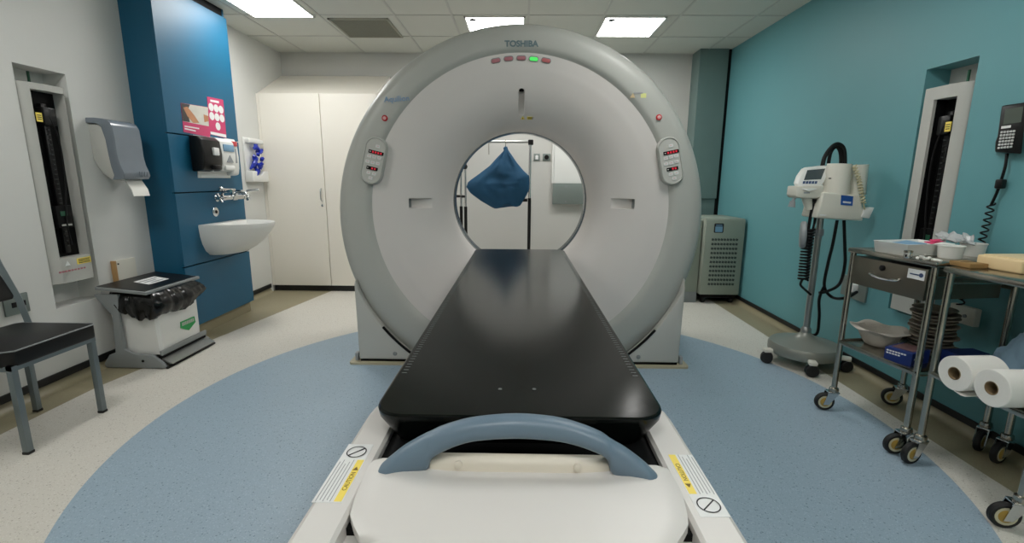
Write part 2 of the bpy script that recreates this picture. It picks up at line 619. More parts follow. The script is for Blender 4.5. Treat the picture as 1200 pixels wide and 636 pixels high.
b = B()
b.loft([gring(*prof(SEAM + (14 - SEAM) * i / 60)) for i in range(61)] + [gring(3.3, 0.895, 1.085)], cap=(False, False))
obj('ring_cover', b, 'ring', gan, smooth=50)
b = B()
N2 = NS


def sup(y, a, n, zc=0.895):
    out = []
    for k in range(N2):
        th = 2 * PI * k / N2
        c, s = math.cos(th), math.sin(th)
        rr = a * (abs(c) ** n + abs(s) ** n) ** (-1 / n)
        out.append(Vector((rr * c, y, max(0.04, zc + rr * s))))
    return out


b.loft([sup(3.05, 1.0, 2.2), sup(3.12, 1.07, 2.4), sup(3.2, 1.105, 2.62), sup(3.35, 1.11, 2.62), sup(3.6, 1.08, 2.6)], cap=(False, False))
# rear face with bore opening
rear = [(3.6, 0.93, 0.95), (3.62, 0.96, 0.8), (3.55, 0.98, 0.62), (3.45, 0.99, 0.52), (3.32, 0.995, 0.46), (3.2, 0.997, 0.432)]
b.loft([sup(3.6, 1.08, 2.6)] + [gring(*q) for q in rear], cap=(False, False))
obj('rear_cover', b, 'shell', gan, smooth=50)
b = B()
rr = [gring(y, zc, r) for y, zc, r in ((3.06, 0.995, 0.4285), (3.07, 0.995, 0.4245), (3.12, 0.996, 0.4225), (3.2, 0.997, 0.4225), (3.21, 0.997, 0.432), (3.07, 0.995, 0.436))]
b.loft(rr, loop=True)
obj('bore_rim', b, 'rim', gan, smooth=40)

# pedestals
for s in (-1, 1):
    poly = [(s * 0.985, 0.03), (s * 0.992, 0.5), (s * 0.985, 0.56 if s > 0 else 0.53)]
    zc, R = 0.895, 1.062
    for i in range(15):
        x = 0.97 - (0.97 - 0.62) * i / 14
        poly.append((s * x, max(0.03, zc - math.sqrt(max(0, R * R - x * x)))))
    poly = [p for i, p in enumerate(poly) if i < 3 or p[1] > 0.035] + [(s * 0.62, 0.03)]
    b = B()
    b.prism(poly, lambda a, c, d: Vector((a, d, c)), 2.772, 3.5)
    b.bevel(0.014, 3, 1.2)
    p = obj('pedestal', b, 'ped', gan, smooth=50)
    q = at(463 if s < 0 else 748, 414 if s < 0 else 418, 'y', 2.772)
    b = B(); b.lathe([(0.013, 0), (0.013, 0.004), (0.009, 0.006)], (q.x, 2.772, q.z), (0, -1, 0), 14); obj('screw', b, 'greyc', p)
    b = B()
    arc = [(s * x, zc - math.sqrt(R * R - x * x)) for x in [0.83 - 0.17 * i / 8 for i in range(9)]]
    b.tube([Vector((x, 2.774, z + 0.006)) for x, z in arc], 0.008, 6); obj('seam_gasket', b, 'dark', p)
    b = B(); b.span((s * 0.62, 2.78, 0.014), (s * 0.98, 3.4, 0.031)); obj('skirting_gap', b, 'dark', p, smooth=0)
    b = B()
    b.prism(rrect(0.46, 0.5, 0.02), lambda a, c, d: Vector((s * 0.815 + a, 3.0 + c, d)), 0.0, 0.014); obj('floor_plate', b, 'beige', p, smooth=30)
    b = B(); b.box((s * 1.005, 2.80, 0.04), (0.02, 0.04, 0.05), 0.004); obj('bracket', b, 'greypl', p)

# indicator lamps
for px, py, mm in ((581, 71, 'pink'), (596, 68.7, 'pink'), (611, 68, 'pink'), (625.5, 69, 'green'), (640, 70.8, 'salmon')):
    m = gframe(px, py, rot=-(px - 611) * 0.006)
    b = B(); b.prism(rrect(0.055, 0.028, 0.0135), lambda a, c, d: m @ Vector((a, c, d)), -0.01, 0.004); b.bevel(0.002, 2)
    bz = obj('indicator_bezel', b, 'greyc', gan)
    b = B(); b.prism(rrect(0.047, 0.020, 0.0095), lambda a, c, d: m @ Vector((a, c - 0.001, d)), 0.0, 0.007); b.bevel(0.002, 2)
    o = obj('indicator_lens', b, mm, bz)
    o['label'] = {'pink': 'dull pink indicator lens', 'green': 'lit green indicator lens', 'salmon': 'red indicator lens'}[mm]

# lettering


def ring_text(txt, size, px, py, mm, rot=0.0, bold=0.0, sx=1.0):
    m = gframe(px, py, rot=rot, lift=0.0012)
    b = B(); b.text(txt, size, m @ Matrix.Diagonal((sx, 1, 1, 1)), 0.0008, bold)
    return obj('maker_lettering', b, mm, gan, smooth=0)


ring_text('TOSHIBA', 0.042, 611, 51.5, 'logo', 0, 0.0016, 1.06)
ring_text('Aquilion', 0.042, 465, 116, 'aqua', 0.06, 0.0004, 1.02)

# red buttons
for px, py in ((451, 138.5), (772, 137.5)):
    m = gframe(px, py)
    q = m.to_3x3() @ Vector((0, 0, 1))
    b = B(); b.lathe([(0.0165, -0.005), (0.0165, 0.006), (0.014, 0.009), (0.009, 0.009), (0.008, 0.005)], m.translation, q, 20); k = obj('stop_button', b, 'red', gan)
    b = B(); b.lathe([(0.0098, 0.0), (0.0098, 0.0095), (0.007, 0.011)], m.translation, q, 16); obj('button_cap', b, 'legend', k)

# control panels
for s, px, py, rot in ((-1, 437.5, 188, -0.23), (1, 786, 188.5, 0.21)):
    m = gframe(px, py)
    # the panel stands in the plane of the grey ring
    p0 = at(px, py, 'y', 2.775)
    m = Matrix.Translation(p0) @ Matrix((Vector((1, 0, 0)), Vector((0, 0.03, 1)).normalized(), Vector((0, -1, 0.03)).normalized())).transposed().to_4x4() @ Matrix.Rotation(rot, 4, 'Z')
    P = lambda a, c, d: m @ Vector((a, c, d))
    b = B(); b.prism(rrect(0.130, 0.274, 0.064, 8), P, -0.045, -0.002); b.bevel(0.004, 2, 1.0); pan = obj('control_panel', b, 'ring', gan)
    b = B(); b.loft([[P(x, y, d) for x, y in rrect(0.130 - 2 * i_, 0.274 - 2 * i_, 0.0635 - i_, 8)] for i_, d in ((0.003, -0.004), (0.003, 0.004), (0.006, 0.007), (0.010, 0.007), (0.013, 0.001))], loop=False, cap=(True, True)); obj('panel_rim', b, 'ring', pan, smooth=50)
    b = B(); b.prism(rrect(0.106, 0.25, 0.052, 8), P, -0.003, 0.0025); obj('panel_face', b, 'ped', pan)
    for (cx, cy, w) in ((0.008, 0.047, 0.094), (0.002, -0.045, 0.07)):
        b = B(); b.prism(rrect(w * 0.92, 0.019, 0.002, 2, cx, cy), P, 0.0, 0.006); d = obj('display', b, 'dark', pan, smooth=0)
        b = B()
        for k in range(4 if w > 0.08 else 2):
            xx = cx + w * 0.5 - 0.018 - k * 0.0155
            b.prism(rrect(0.0095, 0.011, 0.001, 1, xx, cy), P, 0.006, 0.0072)
            b2 = None
        obj('display_digits', b, 'led', d, smooth=0)
        b = B(); b.prism(rrect(0.008, 0.004, 0.001, 1, cx - w * 0.36, cy), P, 0.006, 0.0072); obj('display_legend', b, 'key', d, smooth=0)
    for cx, cy in ((0.012, 0.083), (-0.026, 0.02), (0.003, 0.021), (0.032, 0.022), (-0.03, -0.012), (0.0, -0.012), (0.03, -0.011), (-0.012, -0.073), (0.02, -0.073), (0.004, -0.1)):
        b = B(); b.prism(rrect(0.024, 0.017, 0.003, 2, cx, cy), P, 0.0, 0.0065); k = obj('button', b, 'key', pan, smooth=0)
        b = B(); b.prism(rrect(0.012, 0.0035, 0.001, 1, cx, cy + 0.001), P, 0.0065, 0.0072); obj('button_legend', b, 'legend', k, smooth=0)

# yellow labels
m = gframe(613, 138)
b = B(); b.prism(rrect(0.05, 0.02, 0.001, 1, 0.048, 0), lambda a, c, d: m @ Vector((a, c, d)), -0.004, 0.002); k = obj('warning_label', b, 'yellow', gan, smooth=0)
b = B(); b.prism([(-0.012, -0.01), (0.012, -0.01), (0, 0.012)], lambda a, c, d: m @ Vector((a - 0.002, c, d)), -0.004, 0.002); k2 = obj('warning_triangle', b, 'yellow', gan, smooth=0)
b = B()
for i in range(3):
    b.prism(rrect(0.04, 0.002, 0.0005, 1, 0.048, 0.005 - i * 0.005), lambda a, c, d: m @ Vector((a, c, d)), 0.002, 0.0026)
obj('label_print', b, 'ink', k, smooth=0)
b = B(); b.prism([(-0.003, -0.006), (0.003, -0.006), (0, 0.006)], lambda a, c, d: m @ Vector((a - 0.002, c - 0.001, d)), 0.002, 0.0026); obj('warning_symbol', b, 'ink', k2, smooth=0)
m = gframe(754, 112)
b = B(); b.prism(rrect(0.03, 0.024, 0.001, 1), lambda a, c, d: m @ Vector((a, c, d)), -0.004, 0.002); k = obj('warning_label', b, 'paleyel', gan, smooth=0)
b = B(); b.prism(rrect(0.05, 0.007, 0.001, 1, -0.03, 0.013), lambda a, c, d: m @ Vector((a, c, d)), -0.004, 0.003)
obj('label_print', b, 'inkg', k, smooth=0)
m = gframe(741.5, 112)
b = B(); b.prism([(-0.014, -0.011), (0.014, -0.011), (0, 0.014)], lambda a, c, d: m @ Vector((a, c, d)), -0.004, 0.002); obj('warning_triangle', b, 'tray', gan, smooth=0)

# ---------------------------------------------------------------- patient table
tab = thing('patient_table', 'long black patient couch on a cream base running into the scanner bore', 'patient table', (0, 1.0, 0))
ZT = 0.71
TX = 0.003


def plan(w, y0, y1, r):
    pts = rrect(2 * w, y1 - y0, r, 6, TX, (y0 + y1) / 2)
    return pts


b = B()
lay = []
for z, w, dy, r in ((ZT, 0.2655, 0.004, 0.052), (ZT - 0.0015, 0.269, 0.001, 0.055), (ZT - 0.004, 0.27, 0.0, 0.055), (ZT - 0.018, 0.2675, 0.001, 0.055), (ZT - 0.06, 0.241, 0.018, 0.045), (ZT - 0.066, 0.236, 0.024, 0.04)):
    lay.append([Vector((x, y, z)) for x, y in plan(w, 0.79 + dy, 2.885 - dy * 0.3, r)])
b.loft(list(reversed(lay)))
top = obj('tabletop', b, 'couch', tab, smooth=25)
for p in top.data.polygons:
    if abs(p.normal.z) > 0.999 or len(p.vertices) > 4:
        p.use_smooth = False
b = B()
for s in (-1, 1):
    for i in range(100):
        y = 0.98 + i * 0.0165
        b.box((TX + s * 0.2535, y, ZT + 0.0003), (0.011, 0.0035, 0.0006))
em = obj('edge_marking', b, 'tick', top, smooth=0)
em['kind'] = 'stuff'
for px, py in ((586, 456), (626, 456)):
    p = at(px, py, 'z', ZT)
    b = B(); b.lathe([(0.004, 0), (0.004, 0.0012)], p, n=10); obj('socket_screw', b, 'tick', top)

b = B(); b.span((-0.225, 0.72, 0.60), (0.23, 2.6, 0.644)); b.span((-0.252, 0.60, 0.57), (0.256, 1.0, 0.632)); obj('carriage', b, 'dark', tab, smooth=0)
b = B(); b.box((TX - 0.135, 0.785, 0.668), (0.03, 0.012, 0.012), 0.002); obj('latch', b, 'inkg', tab)
for s in (-1, 1):
    b = B()
    pr = [(0.250, 0.60), (0.250, 0.643), (0.255, 0.649), (0.306, 0.649), (0.314, 0.643), (0.325, 0.60), (0.325, 0.45), (0.25, 0.45)]
    f = lambda a, c, d: Vector((TX + s * a, d, c))
    rings = []
    for y, sc in ((0.26, 0.9), (0.28, 1.0), (0.91, 1.0), (0.945, 0.9), (0.955, 0.6)):
        cx = 0.285
        rings.append([f(cx + (a - cx) * sc, 0.649 - (0.649 - c) * 1.0, y) for a, c in pr])
    b.loft(rings)
    rail = obj('side_rail', b, 'cream', tab, smooth=35)
    zt = 0.6492
    if s < 0:
        L0 = (-0.310, -0.264, 0.632, 0.792); Y0 = (-0.277, -0.2655, 0.634, 0.742); CC = (-0.287, 0.766); tx = -0.271; ty = 0.683; ttop = 0.712
        tr = PI / 2
    else:
        L0 = (0.268, 0.312, 0.615, 0.774); Y0 = (0.2695, 0.2815, 0.666, 0.773); CC = (0.2895, 0.64); tx = 0.2755; ty = 0.722; ttop = 0.69
        tr = -PI / 2
    b = B(); b.span((L0[0], L0[2], 0.648), (L0[1], L0[3], zt + 0.0006)); st = obj('warning_sticker', b, 'label', rail, smooth=0)
    st['label'] = 'white caution sticker with yellow stripe and a crossed circle'
    zz = zt + 0.0006
    b = B(); b.span((Y0[0], Y0[2], zz - 0.0004), (Y0[1], Y0[3], zz + 0.0005)); obj('caution_stripe', b, 'yellow', rail, smooth=0)
    mm = Matrix.Translation((tx, ty, zz + 0.0006)) @ Matrix.Rotation(tr, 4, 'Z')
    b = B(); b.text('CAUTION', 0.0105, mm, 0.0002)
    d = 1 if s < 0 else -1
    b.prism([(ttop, -0.0045), (ttop, 0.0045), (ttop + d * 0.009, 0)], lambda a, c, h: Vector((tx + c, a, h)), zz + 0.0005, zz + 0.0011)
    obj('caution_lettering', b, 'caution', rail, smooth=0)
    b = B()
    N = 36
    for k in range(N):
        th, th2 = 2 * PI * k / N, 2 * PI * (k + 1) / N
        for (r0, r1) in ((0.0155, 0.0175),):
            b.quad(*[Vector((CC[0] + r * math.cos(t), CC[1] + r * math.sin(t), zz + 0.0008)) for r, t in ((r0, th), (r1, th), (r1, th2), (r0, th2))])
    b.box((CC[0], CC[1], zz + 0.0006), (0.032, 0.0018, 0.0008), 0, Matrix.Rotation(PI / 4 if s < 0 else PI / 4, 3, 'Z'))
    obj('prohibition_symbol', b, 'ink', rail, smooth=0)
    b = B()
    x0 = Y0[0] - 0.006 if s < 0 else Y0[1] + 0.005
    for k in range(5):
        x = x0 - s * -k * 0.0055 if s > 0 else x0 - k * 0.0055
        b.span((x - 0.0005, Y0[2] + 0.003 * (k % 2), zz - 0.0002), (x + 0.0005, Y0[3] - 0.006 * (k % 3), zz + 0.0005))
    obj('fine_print', b, 'inkg', rail, smooth=0)

b = B(); b.span((-0.25, 0.26, 0.45), (0.256, 0.70, 0.620), 0.004); obj('deck_panel', b, 'cream', tab, smooth=30)
b = B(); b.span((-0.29, 0.24, 0.10), (0.296, 1.25, 0.47), 0.03); obj('base_body', b, 'cream', tab)
b = B(); b.span((-0.30, 0.22, 0.0), (0.306, 2.75, 0.10), 0.015); obj('base_plate', b, 'ped', tab)
b = B(); b.span((-0.2, 1.25, 0.10), (0.206, 2.5, 0.60), 0.02); obj('lift_column', b, 'dark', tab)

# foot cover: domed shell with cut corners
b = B()
zc_ = 0.655
left = [tuple(at(x, y, 'z', zc_))[:2] for x, y in ((436, 534), (425, 558), (416, 579), (410, 598.6), (414, 611), (421, 623), (433, 628), (440, 637), (452, 660), (462, 690))]
right = [tuple(at(x, y, 'z', zc_))[:2] for x, y in ((782, 545), (791, 560), (799, 574), (806, 600), (807, 610), (802, 619), (797, 625.5), (787, 638), (775, 660), (762, 690))]
NV, NU = 9 * 4, 28


def lerp_list(l, t):
    t = t * (len(l) - 1); i = min(int(t), len(l) - 2); u = t - i
    return l[i][0] + (l[i + 1][0] - l[i][0]) * u, l[i][1] + (l[i + 1][1] - l[i][1]) * u


topg, botg = [], []
for j in range(NV + 1):
    t = j / NV
    (xa, ya), (xb, yb) = lerp_list(left, t), lerp_list(right, t)
    row, rob = [], []
    for i in range(NU + 1):
        u = i / NU
        y = ya + (yb - ya) * u
        x = xa + (xb - xa) * u
        e = min(1.0, min(u, 1 - u) / 0.035)
        back = min(1.0, max(0.0, (0.735 - y) / 0.012))
        prof_z = 0.657 - 0.015 * math.exp(-((y - 0.712) / 0.034) ** 2) * (1 - min(1, abs(x) / 0.19) ** 4)
        dz = 0.02 * max(0, (0.66 - y) / 0.22) ** 1.6 * 1.0
        dome = 0.005 * (1 - (2 * u - 1) ** 2)
        z = prof_z - dz + dome - 0.005 * (1 - math.sqrt(1 - (1 - e) ** 2)) - 0.006 * (1 - math.sqrt(max(0, 1 - (1 - back) ** 2)))
        row.append(Vector((x, y, z)))
        rob.append(Vector((x, y, z - 0.014)))
    topg.append(row); botg.append(rob)
V = [[b.bm.verts.new(p) for p in r] for r in topg]
V2 = [[b.bm.verts.new(p) for p in r] for r in botg]
for j in range(NV):
    for i in range(NU):
        b.bm.faces.new((V[j][i], V[j][i + 1], V[j + 1][i + 1], V[j + 1][i]))
        b.bm.faces.new((V2[j][i], V2[j + 1][i], V2[j + 1][i + 1], V2[j][i + 1]))
    for i in (0, NU):
        b.bm.faces.new((V[j][i], V[j + 1][i], V2[j + 1][i], V2[j][i]))
for i in range(NU):
    for j in (0, NV):
        b.bm.faces.new((V[j][i], V2[j][i], V2[j][i + 1], V[j][i + 1]))
cov = obj('foot_cover', b, 'cream', tab, smooth=50)
# raised lip with two screw caps behind the handle opening
b = B()
b.prism([(0.716, 0.635), (0.7195, 0.660), (0.7235, 0.6655), (0.729, 0.6675), (0.740, 0.6675), (0.747, 0.664), (0.747, 0.635)], lambda a, c, d: Vector((d, a, c)), -0.148, 0.158)
b.bevel(0.003, 2, 0.9)
lip = obj('raised_lip', b, 'lip', tab)
for px, py in ((537, 545), (677, 548)):
    p = at(px, py, 'y', 0.7172)
    b = B(); b.lathe([(0.0068, -0.004), (0.0068, 0.0012), (0.0055, 0.0022)], (p.x, 0.7175, p.z), (0, -1, 0.15), 20); obj('screw_cap', b, 'lip', lip)
# handle
HS = [(444.5, 548, 554.5), (447, 544, 556), (451, 540.5, 556.6), (457.6, 535, 556.6), (472, 523, 554.7), (487, 513.6, 552), (498, 507.5, 550.3), (501, 506, 549), (503.5, 505.2, 544), (507, 504, 536), (516, 500, 529.5),
      (536, 493.6, 520.5), (560, 488.7, 514.6), (604, 485.3, 512), (648, 488.7, 514.6), (677, 496, 520.5), (702, 505.8, 530), (711, 511, 537), (714, 513, 547), (717, 514.5, 553), (722, 517.5, 557), (733, 524, 561), (750.6, 537.6, 564.4), (763, 549, 565.6), (769, 554.5, 565.4), (773, 559.5, 563.5)]
HS = [tuple(v) for v in smoothpath(HS, 4)]
b = B()
rings = []
for x, y0, y1 in HS:
    k = max(0.0, min(1.0, (552 - y0) / 62))
    yc = 0.703 + 0.03 * k
    p, q = at(x, y0, 'y', yc), at(x, y1, 'y', yc)
    c = (p + q) / 2
    hz = (p.z - q.z) / 2 * 0.93
    hd = min(0.0205, hz * 1.3 + 0.001)
    rings.append([c + Vector((0, hd * math.copysign(abs(math.cos(t)) ** 0.85, math.cos(t)), hz * math.copysign(abs(math.sin(t)) ** 0.85, math.sin(t)))) for t in [2 * PI * i / 24 for i in range(24)]])
b.loft(rings)
obj('handle', b, 'handle', tab, smooth=60)

# ---------------------------------------------------------------- blue basin panel
fl, fr = at(198, 150, 'x', -2.29), at(281, 170, 'x', -2.29)
PX, PY0, PY1 = -2.29, 3.155, 3.945
pan = thing('basin_panel', 'tall glossy blue panelled duct box on the left wall behind the wash basin', 'wall panel', (XL + 0.1, (PY0 + PY1) / 2, 0))
zs = [at(231, 160, 'x', PX).z, at(248, 224.5, 'x', PX).z, at(253, 304, 'x', PX).z]
bounds = [0.085, zs[2], zs[1], zs[0], ZC - 0.06]
for z0, z1 in zip(bounds, bounds[1:]):
    b = B(); b.span((PX - 0.018, PY0, z0 + 0.004), (PX, PY1, z1 - 0.004), 0.0015); obj('front_panel', b, 'blue', pan, smooth=0)
b = B(); b.span((XL, PY0, 0.085), (PX - 0.018, PY0 + 0.018, ZC - 0.0), 0.001); obj('side_panel', b, 'blue', pan, smooth=0)
b = B(); b.span((XL, PY1 - 0.018, 0.085), (PX - 0.018, PY1, ZC), 0.001); obj('side_panel', b, 'blue', pan, smooth=0)
b = B(); b.span((XL, PY0 + 0.02, 0.08), (PX - 0.02, PY1 - 0.02, ZC), 0); obj('carcass', b, 'dark', pan, smooth=0)
b = B(); b.span((XL + 0.05, PY0 + 0.01, 0.0), (PX - 0.03, PY1 - 0.01, 0.085), 0); obj('plinth', b, 'olive', pan, smooth=0)

# posters
def on_panel(px, py):
    return at(px, py, 'x', PX)


def panel_plate(b, pxs, h0=0.0, h1=0.002):
    b.loft([[on_panel(*p) + Vector((h0, 0, 0)) for p in pxs], [on_panel(*p) + Vector((h1, 0, 0)) for p in pxs]])
    return b


c = on_panel(228, 140)
t = thing('poster', 'landscape poster with a photo of hands above a magenta strip, on the blue panel', 'poster', c)
b = panel_plate(B(), [(211.5, 120.5), (243.5, 125.5), (246, 160.5), (215, 154.5)]); obj('sheet', b, 'magenta', t, smooth=0)
b = panel_plate(B(), [(211.8, 120.8), (243.2, 125.8), (244.4, 148), (213.8, 142)], 0.002, 0.0028); ph = obj('photo', b, 'pmix', t, smooth=0)
b = panel_plate(B(), [(211.8, 120.8), (222, 122.6), (219, 130), (222, 143), (213.8, 141.8)], 0.0028, 0.0034); obj('photo_dark_area', b, 'pdark', ph, smooth=0)
b = panel_plate(B(), [(214, 126), (219, 125), (227, 135), (233, 144), (226, 144), (219, 136)], 0.0034, 0.004); obj('photo_arm', b, 'skin', ph, smooth=0)
b = panel_plate(B(), [(238, 134), (243.6, 136), (244.2, 142), (239, 143)], 0.0034, 0.004); obj('photo_hand', b, 'skin', ph, smooth=0)
b = B()
for (xa, xb, y) in ((216, 233, 147), (216, 229, 149.8)):
    panel_plate(b, [(xa, y), (xb, y + 2.9), (xb, y + 4.4), (xa, y + 1.5)], 0.002, 0.0026)
obj('poster_print', b, 'label', t, smooth=0)
c = on_panel(254, 137)
t = thing('poster', 'upright magenta poster with seven white circles, on the blue panel', 'poster', c)
b = panel_plate(B(), [(242.3, 113), (261.3, 117), (265.2, 161.8), (245.8, 157.2)]); obj('sheet', b, 'magenta', t, smooth=0)
b = B()
for px, py in ((247, 125.5), (253, 127), (258.6, 128.5), (248, 136), (254, 137.3), (259.8, 138.7), (255.2, 148)):
    p = on_panel(px, py)
    b.lathe([(0.029, 0), (0.029, 0.0008)], p + Vector((0.002, 0, 0)), (1, 0, 0), 18)
obj('poster_circles', b, 'label', t, smooth=0)
b = panel_plate(B(), [(246.3, 154), (264.4, 157.6), (265, 161.2), (246.5, 157)], 0.002, 0.0028); obj('poster_footer', b, 'label', t, smooth=0)
b = panel_plate(B(), [(246, 116.5), (256, 118.5), (256.3, 121), (246.2, 119)], 0.002, 0.0028); obj('poster_heading', b, 'label', t, smooth=0)

# soap dispensers on a backplate
p0, p1 = on_panel(235, 205), on_panel(263, 210)
bp = thing('dispenser_backplate', 'white plate on the blue panel carrying the soap dispensers', 'backplate', (PX, 3.6, p0.z))
b = B(); b.span((PX - 0.002, 3.40, 1.125), (PX + 0.008, 3.78, 1.42), 0.002); obj('plate', b, 'white', bp, smooth=30)
b = B(); b.span((PX + 0.006, 3.42, 1.126), (PX + 0.010, 3.70, 1.15), 0.0015); obj('name_strip', b, 'label', bp, smooth=0)


def soap(y0, y1, z0, z1, d, mm, label, front):
    cy = (y0 + y1) / 2
    t = thing('soap_dispenser', label, 'soap dispenser', (PX + 0.008, cy, z0))
    sec = [(0, z0), (d * 0.8, z0 + 0.01), (d * 0.95, z0 + 0.06), (d, z0 + (z1 - z0) * 0.5), (d * 0.9, z1 - 0.03), (d * 0.6, z1 - 0.004), (0, z1)]
    b = B(); b.prism(sec, lambda a, c, e: Vector((PX + 0.008 + a, e, c)), y0, y1); b.bevel(0.012, 3, 0.9); body = obj('body', b, mm, t)
    front(t, cy, d)
    return t


def f_black(t, cy, d):
    b = B(); b.box((PX + d + 0.012, cy + 0.02, 1.31), (0.02, 0.06, 0.055), 0.006); obj('window', b, 'label', t)
    b = B(); b.box((PX + d * 0.9, cy + 0.02, 1.20), (0.07, 0.08, 0.035), 0.01); obj('push_bar', b, 'blackpl', t)
    b = B(); b.cyl((PX + d * 0.7, cy + 0.02, 1.165), (PX + d * 0.7, cy + 0.02, 1.19), 0.012); obj('nozzle', b, 'white', t)


def f_white(t, cy, d):
    b = B(); b.box((PX + d + 0.007, cy, 1.345), (0.006, 0.13, 0.05), 0.002); k = obj('blue_label', b, 'sheetb', t); k['label'] = 'pale blue label'
    b = B(); b.prism([(-0.04, 1.24), (0.04, 1.24), (0.0, 1.295)], lambda a, c, e: Vector((PX + e, cy + a, c)), d - 0.005, d + 0.012); obj('push_button', b, 'greypl', t)
    b = B(); b.box((PX + d * 0.8, cy, 1.20), (0.06, 0.12, 0.04), 0.012); obj('push_bar', b, 'white', t)


def f_slim(t, cy, d):
    b = B(); b.box((PX + d + 0.006, cy, 1.385), (0.008, 0.07, 0.035), 0.002); k = obj('red_label', b, 'red', t); k['label'] = 'red label'
    b = B(); b.box((PX + d + 0.006, cy, 1.295), (0.006, 0.035, 0.11), 0.004); obj('sight_window', b, 'greypl', t)


soap(3.335, 3.545, 1.168, 1.415, 0.10, 'blackpl', 'black soap dispenser beside the white ones above the wash basin', f_black)
soap(3.55, 3.72, 1.168, 1.418, 0.095, 'white', 'wide white soap dispenser with a pale blue label above the tap', f_white)
soap(3.725, 3.82, 1.14, 1.425, 0.06, 'white', 'slim white soap dispenser with a red label at the edge of the blue panel', f_slim)

# tap
ty = on_panel(263, 229).y
tz = on_panel(263, 231).z
tp = thing('wall_tap', 'chrome lever mixer tap on the blue panel above the wash basin', 'tap', (PX, ty, tz))
b = B()
for s in (-1, 1):
    b.lathe([(0.03, 0), (0.03, 0.006), (0.018, 0.012), (0.016, 0.07)], (PX, ty + s * 0.10, tz), (1, 0, 0), 18)
b.cyl((PX + 0.07, ty - 0.125, tz), (PX + 0.07, ty + 0.125, tz), 0.019)
b.lathe([(0.024, -0.03), (0.026, 0.0), (0.024, 0.03)], (PX + 0.07, ty, tz), (0, 1, 0))
obj('body', b, 'chrome', tp)
b = B(); b.tube(smoothpath([(PX + 0.07, ty, tz + 0.01), (PX + 0.11, ty, tz + 0.035), (PX + 0.17, ty, tz + 0.03), (PX + 0.19, ty, tz - 0.02)]), 0.011, 12); obj('spout', b, 'chrome', tp)
for s in (-1, 1):
    b = B(); b.cyl((PX + 0.07, ty + s * 0.12, tz), (PX + 0.07, ty + s * 0.16, tz), 0.022)
    b.tube([(PX + 0.07, ty + s * 0.145, tz), (PX + 0.09, ty + s * 0.16, tz + 0.045), (PX + 0.17, ty + s * 0.19, tz + 0.055)], [0.01, 0.009, 0.011], 10)
    obj('lever', b, 'chrome', tp)

b = B(); b.cyl((PX + 0.07, ty, tz), (PX + 0.07, ty, tz + 0.065), 0.013); b.tube([(PX + 0.07, ty + 0.02, tz + 0.058), (PX + 0.075, ty - 0.07, tz + 0.06), (PX + 0.08, ty - 0.15, tz + 0.066)], [0.010, 0.009, 0.008], 10)
b.lathe([(0.006, -0.02), (0.017, -0.01), (0.019, 0.0), (0.017, 0.01), (0.006, 0.02)], (PX + 0.08, ty - 0.16, tz + 0.066), (0, 1, 0), 14); obj('elbow_lever', b, 'chrome', tp)
for s in (-1, 1):
    b = B()
    for k in range(4):
        an = k * PI / 2 + 0.4
        b.cyl((PX + 0.07, ty + s * 0.17, tz), (PX + 0.07 + 0.034 * math.cos(an), ty + s * 0.17, tz + 0.034 * math.sin(an)), 0.008, 0.009, 10)
    b.cyl((PX + 0.07, ty + s * 0.15, tz), (PX + 0.07, ty + s * 0.19, tz), 0.012); obj('cross_handle', b, 'chrome', tp)

r = on_panel(252, 248)
t = thing('waste_rosette', 'small round chrome overflow plate on the blue panel between tap and basin', 'rosette', r)
b = B(); b.lathe([(0.036, 0), (0.036, 0.006), (0.03, 0.010), (0.014, 0.010)], r, (1, 0, 0), 24); obj('plate', b, 'chrome', t)
b = B(); b.lathe([(0.013, 0.004), (0.013, 0.012)], r, (1, 0, 0), 16); obj('outlet', b, 'dark', t)

# wash basin
BZ = 0.795
BY = 3.60
bas = thing('wash_basin', 'white ceramic wall-hung wash basin on the blue panel', 'wash basin', (PX, BY, 0.6))


def dshape(w, d, z, x0=0.0, n=28):
    out = []
    for k in range(n + 1):
        th = -PI / 2 + PI * k / n
        out.append(Vector((PX + x0 + (d + 0.004) * max(0, math.cos(th)) ** 0.8 - 0.004, BY + w * math.sin(th), z)))
    return out


b = B()
outer = [dshape(0.11, 0.10, BZ - 0.238), dshape(0.165, 0.16, BZ - 0.228), dshape(0.205, 0.225, BZ - 0.195), dshape(0.235, 0.30, BZ - 0.14), dshape(0.25, 0.35, BZ - 0.085), dshape(0.255, 0.385, BZ - 0.04), dshape(0.257, 0.398, BZ - 0.012), dshape(0.254, 0.395, BZ)]
inner = [dshape(0.235, 0.305, BZ, 0.07), dshape(0.225, 0.29, BZ - 0.012, 0.075), dshape(0.2, 0.27, BZ - 0.07, 0.085), dshape(0.14, 0.19, BZ - 0.12, 0.10), dshape(0.05, 0.06, BZ - 0.135, 0.13)]
b.loft(outer + inner, cap=(True, True))
obj('bowl', b, 'white', bas, smooth=60)
b = B(); b.lathe([(0.022, 0), (0.022, 0.006), (0.012, 0.007)], (PX + 0.15, BY, BZ - 0.137)); obj('waste', b, 'chrome', bas)

